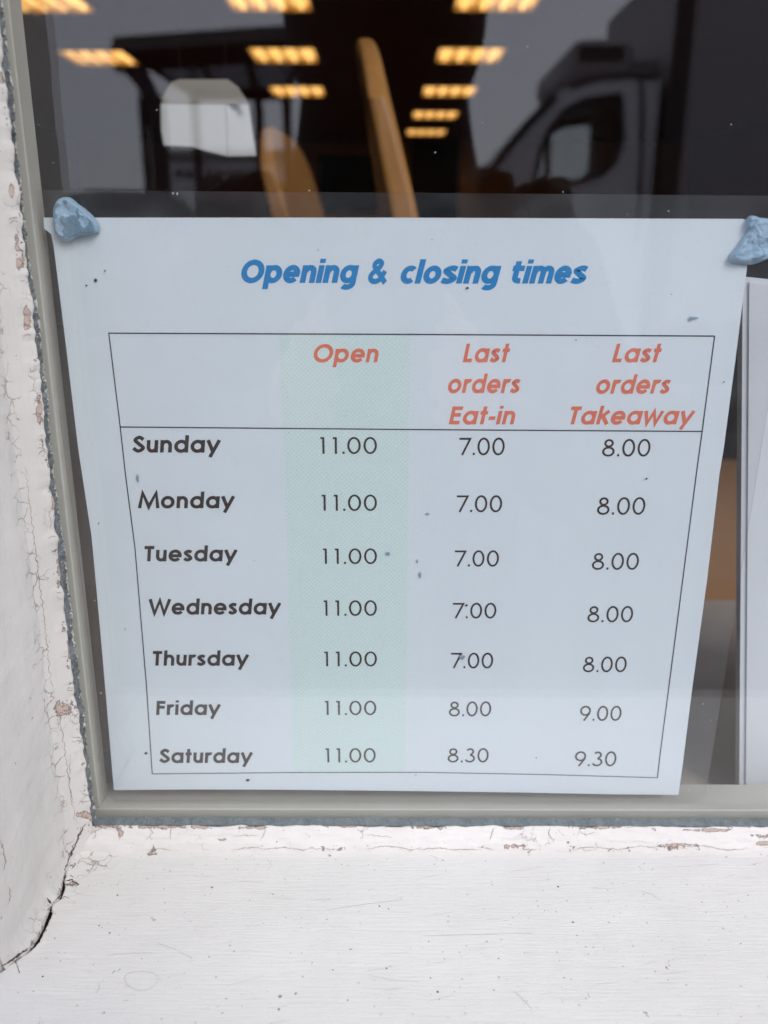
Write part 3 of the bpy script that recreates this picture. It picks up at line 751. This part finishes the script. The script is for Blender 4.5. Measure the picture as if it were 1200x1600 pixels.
# white card leaning just inside the glass
ca = [onY(1161, 432, .040), onY(1158, 700, .040), onY(1155, 1232, .040)]
tilt = ca[0] - ca[2]
lp = [(ca[2].x - (ca[2].z - wb_z) * tilt.x / tilt.z * 1.0, wb_z + .0008), (ca[0].x, ca[0].z), (ca[0].x + .21, ca[0].z - .02), (ca[2].x + .21, wb_z + .0008)]
card = empty('leaning_card', (lp[0][0] + .1, .042, wb_z), 'plain white card standing on the inner window board beside the notice', 'card')
bm = bmesh.new(); prism(bm, lp, .0402, .0445); bm_build('card_back', bm, M['card'], card)
ins = [(lp[0][0] + .0022, lp[0][1] + .002), (lp[1][0] + .0022, lp[1][1] - .002), (lp[2][0] - .002, lp[2][1] - .002), (lp[3][0] - .002, lp[3][1] + .002)]
bm = bmesh.new(); prism(bm, ins, .0394, .0401); bm_build('card_front', bm, M['card'], card)
# table
TZ = EYE - .31
tb = empty('wooden_table', (.55, .68, FL), 'brown wooden cafe table just inside the window', 'table')
boxo('table_top', (.02, .36, TZ - .03), (1.1, 1.02, TZ), M['table'], tb, .006)
for x in (.08, 1.04):
    for y in (.42, .96): boxo('leg', (x - .025, y - .025, FL), (x + .025, y + .025, TZ - .0301), M['table'], tb, .004)
boxo('apron', (.06, .40, TZ - .11), (1.06, .42, TZ - .0302), M['table'], tb)
boxo('apron', (.06, .96, TZ - .11), (1.06, .98, TZ - .0302), M['table'], tb)
# high backed chairs: bent panel with rounded shoulders, seen nearly edge on
def chair(px_top, py_top, Y, yaw, width, thick, label, lean=.10, up=.02):
    top = onY(px_top, py_top, Y)
    base = empty('wooden_chair', (top.x + .12, Y + width / 2, FL), label, 'chair', 'high backed chairs by the window')
    sh = FL + .46
    H = top.z + up
    pts = []
    N, K = 22, 14
    rotm = Matrix.Rotation(yaw, 3, 'Z')
    def P(s, t, side):            # s along the width (y), t up the back
        zz = sh + .10 + (H - sh - .10) * t
        yy = (s - .5) * width
        drop = .06 * abs(2 * s - 1) ** 3.5
        zz -= drop * t ** 3
        xx = -(H - sh - .1) * lean * t - .03 * t * t + .018 * (1 - (2 * s - 1) ** 2) * -1
        n = thick / 2 * (1 if side else -1) * (1 - .35 * t ** 8)
        return rotm @ Vector((xx + n, yy, 0)) + Vector((0, 0, zz))
    off = P(0.0, 1.0, 0); off = Vector((top.x - off.x - thick * .2, Y - off.y, 0))
    verts, faces = [], []
    for side in (0, 1):
        for i in range(N + 1):
            for j in range(K + 1): verts.append(P(i / N, j / K, side) + off)
    A = lambda sd, i, j: sd * (N + 1) * (K + 1) + i * (K + 1) + j
    for i in range(N):
        for j in range(K):
            faces += [(A(0, i, j), A(0, i, j + 1), A(0, i + 1, j + 1), A(0, i + 1, j)), (A(1, i, j), A(1, i + 1, j), A(1, i + 1, j + 1), A(1, i, j + 1))]
    for j in range(K):
        faces += [(A(0, 0, j), A(1, 0, j), A(1, 0, j + 1), A(0, 0, j + 1)), (A(0, N, j), A(0, N, j + 1), A(1, N, j + 1), A(1, N, j))]
    for i in range(N):
        faces += [(A(0, i, K), A(1, i, K), A(1, i + 1, K), A(0, i + 1, K)), (A(0, i, 0), A(0, i + 1, 0), A(1, i + 1, 0), A(1, i, 0))]
    bk = build('backrest', verts, faces, M['chair'], base, False)
    b = bk.modifiers.new('bevel', 'BEVEL'); b.width = .005; b.segments = 3; b.limit_method = 'ANGLE'; b.angle_limit = R(50)
    cx, cy = off.x, Y + width / 2
    bm = bmesh.new(); add_box(bm, (cx - .02, cy - .2, sh - .03), (cx + .40, cy + .2, sh), .012); bm_build('seat', bm, M['chair'], base)
    for (lx, ly) in ((.02, -.17), (.02, .17), (.37, -.17), (.37, .17)):
        bm = bmesh.new(); add_cyl(bm, (cx + lx * 1.04, cy + ly * 1.06, FL), (cx + lx, cy + ly, sh - .0301), .014, .019); bm_build('leg', bm, M['chair'], base, True)
    for ly in (-.17, .17):
        bm = bmesh.new(); add_box(bm, (cx - .012, cy + ly - .015, sh - .0005), (cx + .02, cy + ly + .015, sh + .14), .004); bm_build('back_post', bm, M['chair'], base)
    return base
chair(583, 66, .36, R(-2), .36, .022, 'taller orange wood chair back between the two rows of ceiling lights', up=.027)
chair(410, 196, .80, R(-5), .30, .026, 'lower orange wood chair back beside the pale octagonal card', up=.012)
# pale octagonal card hanging inside the glass, folded along one side
hy = .32
hq = lambda pts, Y=hy: [(onY(a, b, Y).x, onY(a, b, Y).z) for a, b in pts]
hc = empty('hanging_card', onY(325, 238, hy), 'pale octagonal card hanging inside the glass with a grey-brown top band', 'card')
SH = plain('pale_card', (.74, .73, .71), .8, .06, 40); SHB = plain('card_band', (.40, .36, .31), .8, .10, 60); SHF = plain('card_flap', (.60, .59, .58), .8, .06, 40)
bm = bmesh.new(); prism(bm, hq([(251, 162), (352, 163), (356, 244), (330, 238), (300, 229), (256, 227), (252, 205)]), hy, hy + .002); bm_build('card_panel', bm, SH, hc)
bm = bmesh.new(); prism(bm, hq([(252, 161), (253, 152), (268, 128), (280, 124), (356, 124), (372, 136), (386, 158), (387, 162)]), hy, hy + .002); bm_build('top_band', bm, SHB, hc)
fl = [onY(353, 163, hy), onY(388, 163, hy + .012), onY(400, 243, hy + .012), onY(357, 244, hy)]
build('side_flap', fl + [p + Vector((0, .002, 0)) for p in fl], [(0, 1, 2, 3), (7, 6, 5, 4), (0, 4, 5, 1), (1, 5, 6, 2), (2, 6, 7, 3), (3, 7, 4, 0)], SHF, hc)
for a in (282, 354):
    p = onY(a, 126, hy + .001); bm = bmesh.new(); add_cyl(bm, p, (p.x, p.y, CEIL - .001), .0001, seg=6); bm_build('thread', bm, M['void'], hc)
# louvred ceiling lights
LT = emit('fluorescent_tube', (1.0, .52, .15), 1.7); LD = emit('light_diffuser', (1.0, .50, .13), 1.2); LV = plain('louvre', (.55, .42, .22), .4, .05); LH = plain('light_housing', (.62, .5, .3), .5, .05)
proto = None
def ceiling_light(x, y):
    o = empty('ceiling_light', (x, y, CEIL - .002), 'square louvred ceiling light glowing warm yellow', 'ceiling light', 'louvred ceiling lights')
    z = CEIL - .002
    bm = bmesh.new()
    for a, b in (((-.27, -.27), (.27, -.25)), ((-.27, .25), (.27, .27)), ((-.27, -.2499), (-.25, .2499)), ((.25, -.2499), (.27, .2499))):
        add_box(bm, (x + a[0], y + a[1], z - .04), (x + b[0], y + b[1], z))
    bm_build('frame', bm, LH, o)
    boxo('reflector', (x - .2499, y - .2499, z - .006), (x + .2499, y + .2499, z - .001), LD, o)
    for k in range(4):
        xx = x - .186 + k * .124
        bm = bmesh.new(); add_cyl(bm, (xx, y - .24, z - .022), (xx, y + .24, z - .022), .015, seg=10); bm_build('tube', bm, LT, o, True)
    for k in range(3):
        xx = x - .124 + k * .124
        boxo('louvre_blade', (xx - .006, y - .249, z - .060), (xx + .006, y + .249, z - .038), LV, o)
    for k in range(3):
        yy = y - .125 + .125 * k
        boxo('louvre_blade', (x - .249, yy - .002, z - .0379), (x + .249, yy + .002, z - .0375), LV, o)
    return o
def copy_tree(o, loc):
    c = o.copy(); C.objects.link(c); c.location = loc
    for ch in o.children:
        k = ch.copy(); C.objects.link(k); k.parent = c
    return c
LPX = [(418, -12), (444, 78), (465, 136), (778, -12), (734, 78), (702, 136), (680, 174), (666, 202), (155, 82), (64, -10)]  # added light nearest the far doorway: stands for a lit strip, brightens the frame
for a, b in LPX:
    p = onZ(a, b, CEIL)
    if proto is None: proto = ceiling_light(p.x, p.y)
    else: copy_tree(proto, (p.x, p.y, CEIL - .002))
# far end of the room: dark doorway with a lit frame and a black screen
BLK = plain('black_recess', (.006, .006, .006), .6)
def onback(px, py): return onY(px, py, BACK - .05)
dr = empty('doorway', (onback(685, 300).x, BACK - .05, FL), 'dark doorway with orange wooden frame at the far end of the room', 'doorway')
a, b = onback(642, 212), onback(716, 320)
boxo('opening', (a.x, BACK - .03, FL + .001), (b.x, BACK, a.z), BLK, dr)
OR = plain('orange_wood_frame', (.80, .46, .15), .5, .1, 5)
c2 = onback(752, 212)
boxo('frame', (b.x + .001, BACK - .12, FL + .001), (c2.x, BACK, a.z), OR, dr)
boxo('header', (a.x - .1, BACK - .12, a.z + .001), (c2.x, BACK, a.z + .22), OR, dr)
s0, s1 = onback(497, 243), onback(592, 330)
sc_ = empty('wall_screen', (s0.x, BACK - .03, s1.z), 'black flat screen on the far wall of the room', 'screen')
boxo('screen_panel', (s0.x, BACK - .05, s1.z), (s1.x, BACK - .001, s0.z), BLK, sc_, .01)

# ------------------------------------------------------------------ the street behind the camera, seen mirrored in the glass
def mir(px, py, Y):                    # a point whose mirror image stands Y behind the glass
    p = onY(px, py, Y); return Vector((p.x, -Y, p.z))
VW = plain('van_white', (.60, .61, .65), .35, .04, 3); VB = plain('van_box_grey', (.30, .28, .29), .5, .05, 3); BLKP = plain('black_plastic', (.02, .02, .022), .6)
TY = plain('tyre', (.02, .02, .02), .9); RIM = plain('steel_rim', (.35, .35, .36), .35, metal=.8); CGL = glassy('vehicle_glass', .03, (.88, .9, .9))
VY = 6.3; VF = 8.2
van = empty('delivery_van', (2.3, -7.2, -.12), 'white refrigerated box van parked across the street, mirrored in the glass', 'van')
xz = lambda px, py, Y=VY: (lambda p: (p.x, p.z))(mir(px, py, Y))
roof = [xz(*q) for q in [(1034, 118), (985, 116), (930, 120), (892, 134), (866, 148), (822, 192), (775, 250), (745, 290)]]
bx_, bz_ = roof[-1]
cabl = roof + [(bx_ - .45, bz_ - .22), (bx_ - .72, bz_ - .42), (bx_ - .80, bz_ - .75), (bx_ - .80, .22), (bx_ - .55, .18), (roof[0][0], .25)]
wl = [xz(*q) for q in [(838, 284), (846, 238), (860, 204), (885, 174), (918, 157), (968, 151), (971, 215), (962, 246), (944, 268), (900, 282), (860, 287)]]
for nm, ya, yb in (('side_panel', -VY - .05, -VY), ('side_panel', -VF, -VF + .05)):
    wq = wl if yb == -VY else [(x + .22, z + .06) for x, z in wl]
    bm = bmesh.new(); prism(bm, cabl, ya, yb, [wq]); bm_build(nm, bm, VW, van)
    bm = bmesh.new(); prism(bm, wq, (ya + yb) / 2 - .004, (ya + yb) / 2 + .004); bm_build('side_window', bm, CGL, van)
def strip(name, pts, mat, t=.04):
    vs, fs = [], []
    for x, z in pts: vs += [(x, -VY - .051, z), (x, -VF + .051, z), (x, -VY - .051, z - t), (x, -VF + .051, z - t)]
    for i in range(len(pts) - 1):
        a = 4 * i; fs += [(a, a + 1, a + 5, a + 4), (a + 2, a + 6, a + 7, a + 3), (a, a + 4, a + 6, a + 2), (a + 1, a + 3, a + 7, a + 5)]
    fs += [(0, 2, 3, 1), (len(vs) - 4, len(vs) - 3, len(vs) - 1, len(vs) - 2)]
    build(name, vs, fs, mat, van)
strip('roof_panel', cabl[0:5], VW); strip('windscreen', cabl[4:8], CGL, .01); strip('bonnet', cabl[7:10], VW); strip('front_panel', [cabl[9], cabl[10], cabl[11]], VW)
boxo('door_pillar', (mir(857, 230, VY).x - .02, -VY - .03, wl[0][1] + .0), (mir(862, 230, VY).x, -VY - .012, mir(860, 175, VY).z), BLKP, van)
boxo('seat_back', (mir(948, 230, VY).x, -VY - .60, .6), (mir(990, 230, VY).x, -VY - .2, mir(900, 190, VY).z), BLKP, van, .05)
boxo('bulkhead', (roof[0][0] - .05, -VF + .06, .3), (roof[0][0], -VY - .06, roof[0][1] - .05), BLKP, van)
boxo('door_mirror', (bx_ - .02, -VY + .02, bz_ - .05), (bx_ + .10, -VY + .2, bz_ + .12), BLKP, van, .04)
cx0 = mir(1040, 200, VY).x
def trim(name, pts, w):
    bm = bmesh.new(); P = [mir(a, b, VY - .012) for a, b in pts]
    for p, q in zip(P, P[1:]): add_cyl(bm, p, q, w, seg=6)
    return bm_build(name, bm, BLKP, van)
trim('windscreen_trim', [(868, 150), (824, 194), (778, 250), (748, 290)], .028)
trim('window_seal', [(836, 287), (845, 238), (859, 203), (884, 172), (918, 155), (970, 149), (973, 216), (964, 248), (945, 270), (900, 284), (836, 288)], .018)
trim('door_seam', [(1003, 122), (1004, 200), (1000, 300), (996, 380)], .012)
trim('roof_gutter', [(892, 137), (930, 123), (985, 119), (1030, 121)], .012)
boxo('cargo_box', (cx0, -VF - .1, .72), (cx0 + 3.9, -VY + .08, EYE + 1.95), VB, van, .03)
boxo('corner_post', (cx0 - .02, -VY + .06, .70), (cx0 + .10, -VY + .10, EYE + 1.97), BLKP, van)
boxo('skirt', (cx0, -VF, .25), (cx0 + 3.9, -VY - .1, .7199), BLKP, van)
f0, f1 = mir(896, 115, VY), mir(1006, 50, VY)
boxo('refrigeration_unit', (f0.x, -VF + .25, f0.z), (f1.x, -VY - .12, f1.z), VB, van, .12)
boxo('unit_bracket', (f1.x - .03, -VF + .5, f0.z + .04), (cx0, -VY - .4, f1.z - .1), VB, van)
boxo('grille', (f0.x + .05, -VY - .119, f0.z + .1), (f1.x - .1, -VY - .10, f0.z + .2), BLKP, van)
boxo('headlight', (bx_ - .83, -VY - .35, .75), (bx_ - .70, -VY - .05, 1.0), RIM, van, .03)
boxo('headlight', (bx_ - .83, -VF + .05, .75), (bx_ - .70, -VF + .35, 1.0), RIM, van, .03)
boxo('bumper', (bx_ - .9, -VF + .02, .2), (bx_ - .78, -VY - .02, .5), BLKP, van, .04)
def wheel(x, y, z, r, w, parent):
    bm = bmesh.new(); add_cyl(bm, (x, y - w / 2, z), (x, y + w / 2, z), r, seg=28); o = bm_build('wheel', bm, TY, parent)
    bm = bmesh.new(); add_cyl(bm, (x, y - w / 2 - .01, z), (x, y + w / 2 + .01, z), r * .6, seg=20); bm_build('rim', bm, RIM, o)
for x in (bx_ - .1, cx0 + 2.6):
    for y in (-VY - .12, -VF + .12): wheel(x, y, .23, .35, .22, van)

# glazed shelter
SY = 7.2
DK = plain('dark_steel', (.018, .018, .02), .6)
sp = lambda px, py, Y=SY: mir(px, py, Y)
she = empty('street_shelter', (sp(240, 300).x, -SY, -.12), 'dark steel street shelter with glazed roof, mirrored in the glass', 'shelter')
def bar(name, p, q, w, mat=DK, parent=she):
    bm = bmesh.new(); add_cyl(bm, p, q, w, seg=4); return bm_build(name, bm, mat, parent)
for px, w in ((225, .035), (247, .075)):
    p = sp(px, 200); bar('post', (p.x, p.y, -.12), (p.x, p.y, sp(px, 150).z), w)
ap = [sp(*q) for q in [(247, 205), (240, 165), (225, 128), (203, 102), (178, 92)]]
bm = bmesh.new()
for i in range(len(ap) - 1): add_cyl(bm, ap[i], ap[i + 1], .07, seg=8)
bm_build('arched_bracket', bm, DK, she)
e0, e1 = sp(180, 86), sp(470, 66)
bar('front_beam', e0, e1, .13)
bk0, bk1 = sp(300, 146, SY + 1.7), sp(452, 146, SY + 1.7)
e0b = sp(205, 84)
for t in (0, .33, .66, 1):
    bar('roof_bar', e0b.lerp(e1, t), bk0.lerp(bk1, t), .035)
RG = glassy('shelter_roof_glass', .06, (.42, .43, .46))
for t in (0, .33, .66):
    q = [e0b.lerp(e1, t + .01), e0b.lerp(e1, min(1, t + .32)), bk0.lerp(bk1, min(1, t + .32)), bk0.lerp(bk1, t + .01)]
    dn = Vector((0, 0, -.012)); build('roof_pane', q + [p + dn for p in q], [(0, 1, 2, 3), (7, 6, 5, 4), (0, 4, 5, 1), (1, 5, 6, 2), (2, 6, 7, 3), (3, 7, 4, 0)], RG, she)
bar('rear_beam', bk0, bk1, .06)
for t in (.02, .68, .97):
    p = bk0.lerp(bk1, t); bar('post', (p.x, p.y, -.12), p, .045)
# white building far behind it
BY = 34.0
bl = empty('white_building', (mir(320, 300, BY).x, -BY, -.12), 'long pale building with a row of small dark windows, mirrored in the glass', 'building')
b0, b1 = mir(262, 246, BY), mir(470, 246, BY)
boxo('wall', (b0.x, -BY - 8, -.12), (b1.x, -BY, b0.z), plain('white_render', (.62, .62, .64), .8, .04, .4), bl)
boxo('roof', (b0.x - .3, -BY - 8.3, b0.z + .001), (b1.x + .3, -BY + .3, b0.z + .25), VB, bl)
for k in range(8):
    p = mir(280 + k * 16, 272, BY); boxo('window', (p.x - .12, -BY + .001, p.z - .14), (p.x + .12, -BY + .04, p.z + .14), BLKP, bl)
# dark parked car
KY = 10.5
CP = plain('dark_car_paint', (.02, .02, .025), .25)
cp = mir(160, 296, KY)
car = empty('parked_car', (cp.x, -KY - .8, -.12), 'dark parked car with rounded roof beside the shelter, mirrored in the glass', 'car')
H = cp.z
prf = [(-2.1, .2), (-2.15, .65), (-1.9, .85), (-1.2, .95), (-.55, H - .06), (-.1, H), (.5, H - .01), (.95, H - .1), (1.55, .98), (2.05, .9), (2.15, .6), (2.1, .2)]
bm = bmesh.new(); prism(bm, [(cp.x + x, z) for x, z in prf], -KY - 1.7, -KY); bm_build('body', bm, CP, car)
for yy in (-KY + .001, -KY - 1.72):
    bm = bmesh.new(); prism(bm, [(cp.x + x, z) for x, z in [(-.95, .98), (-.45, H - .12), (.45, H - .08), (.85, H - .16), (1.25, .98)]], yy, yy + .02); bm_build('side_window', bm, CGL, car)
for x in (-1.35, 1.35):
    for y in (-KY - .1, -KY - 1.6): wheel(cp.x + x, y, .2, .32, .2, car)

# ------------------------------------------------------------------ the photographer, mirrored in the glass
HY = -.665
per = empty('person', (0, HY - .08, 0), 'hooded person in a dark jacket holding up a phone, mirrored in the glass', 'person')
CLO = plain('dark_jacket', (.022, .02, .021), .95, .3, 60); TRO = plain('dark_trousers', (.02, .022, .03), .9, .2, 60); SKN = plain('skin', (.42, .25, .18), .5, .06, 40)
def caps(bm, p, q, r1, r2):
    p, q = Vector(p), Vector(q)
    add_cyl(bm, p, q, r1, r2, 18)
    for c, r in ((p, r1), (q, r2)): bmesh.ops.create_uvsphere(bm, u_segments=18, v_segments=10, radius=r, matrix=Matrix.Translation(c))
def ellip(bm, c, r):
    bmesh.ops.create_uvsphere(bm, u_segments=24, v_segments=16, radius=1, matrix=Matrix.Translation(c) @ Matrix.Diagonal((*r, 1)))
def remesh(o, vox, it=6):
    m = o.modifiers.new('remesh', 'REMESH'); m.mode = 'VOXEL'; m.voxel_size = vox; m.use_smooth_shade = True
    s = o.modifiers.new('smooth', 'SMOOTH'); s.iterations = it; s.factor = .5
    return o
def E(x, y, z): return Vector((x, HY + y, EYE + z))
hands = {s: E(s * .052, -HY - D - .035, -.085) for s in (-1, 1)}
bm = bmesh.new()      # body: head, neck, trunk, arms, hands with fingers
ellip(bm, E(0, 0, .215), (.077, .095, .115)); ellip(bm, E(0, .035, .150), (.055, .055, .05)); ellip(bm, E(0, .098, .205), (.013, .02, .022))
for s in (-1, 1): ellip(bm, E(s * .078, -.01, .21), (.01, .02, .03)); ellip(bm, E(s * .03, .088, .168), (.018, .008, .006))
caps(bm, E(0, -.03, .14), E(0, -.06, .0), .052, .058)
caps(bm, E(-.13, -.07, -.04), E(.13, -.07, -.04), .055, .055); caps(bm, E(0, -.07, -.08), E(0, -.07, -.45), .12, .12)
for s in (-1, 1):
    el = E(s * .25, .02, -.27)
    caps(bm, E(s * .16, -.06, -.03), el, .045, .036); caps(bm, el, hands[s] + Vector((s * .012, -.05, -.03)), .036, .024)
    caps(bm, hands[s] + Vector((s * .012, -.05, -.03)), hands[s] + Vector((s * .006, -.012, .0)), .022, .020)
    for k in range(4):
        b_ = hands[s] + Vector((s * .004, -.010, -.028 + .019 * k)); m_ = b_ + Vector((-s * .004, .030, .006)); t_ = m_ + Vector((-s * (.022 - .003 * abs(k - 1.5)), .006, .003))
        caps(bm, b_, m_, .0085, .0078); caps(bm, m_, t_, .0078, .0065)
    tb_ = hands[s] + Vector((s * .002, -.022, .012)); caps(bm, tb_, tb_ + Vector((-s * .012, .004, .034)), .010, .009); caps(bm, tb_ + Vector((-s * .012, .004, .034)), tb_ + Vector((-s * .026, .006, .052)), .009, .0075)
    caps(bm, E(s * .09, -.07, -.48), E(s * .10, -.04, -.84), .07, .05); caps(bm, E(s * .10, -.04, -.84), E(s * .10, -.09, -1.17), .05, .034)
body = remesh(bm_build('body', bm, SKN, per), .0055, 3)
bm = bmesh.new()      # jacket with raised hood, shaped to close over the face and darken it
ellip(bm, E(0, .008, .222), (.099, .132, .138)); caps(bm, E(0, -.02, .12), E(0, -.06, -.0), .09, .12)
caps(bm, E(-.15, -.075, -.02), E(.15, -.075, -.03), .075, .072); caps(bm, E(0, -.075, -.08), E(0, -.075, -.50), .165, .165)
for s in (-1, 1):
    el = E(s * .26, .015, -.27)
    caps(bm, E(s * .175, -.065, -.03), el, .072, .056); caps(bm, el, hands[s] + Vector((s * .013, -.06, -.036)), .056, .036)
for _ in range(90):
    a = rnd.uniform(0, 6.28); ellip(bm, E(.17 * math.cos(a) + (.02 if math.cos(a) > 0 else -.02), -.06 + .10 * math.sin(a), .045 + rnd.uniform(-.015, .02)), (.018, .018, .018))
remesh(bm_build('jacket', bm, CLO, per), .009, 3)
bm = bmesh.new()
caps(bm, E(-.07, -.075, -.48), E(.07, -.075, -.48), .12, .12)
for s in (-1, 1): caps(bm, E(s * .09, -.07, -.5), E(s * .10, -.04, -.84), .092, .066); caps(bm, E(s * .10, -.04, -.84), E(s * .10, -.09, -1.18), .066, .055)
remesh(bm_build('trousers', bm, TRO, per), .012)
for s in (-1, 1):
    bm = bmesh.new(); caps(bm, E(s * .10, -.10, -1.205), E(s * .115, .06, -1.21), .045, .038); add_box(bm, E(s * .105 - .045, -.14, -1.25), E(s * .105 + .045, .10, -1.225), .01)
    remesh(bm_build('shoe', bm, BLKP, per), .01, 3)
phr = Matrix.Rotation(-PITCH, 4, 'X')
ph = empty('phone', (0, -D - .012, EYE - .06), 'dark phone held up in both hands, mirrored in the glass', 'phone')
boxo('phone_body', (-.037, -D - .0125, EYE - .135), (.037, -D - .0045, EYE + .015), BLKP, ph, .003, phr, (0, -D - .0085, EYE))
boxo('phone_screen', (-.034, -D - .0134, EYE - .128), (.034, -D - .0127, EYE + .009), BLK, ph, 0, phr, (0, -D - .0085, EYE))
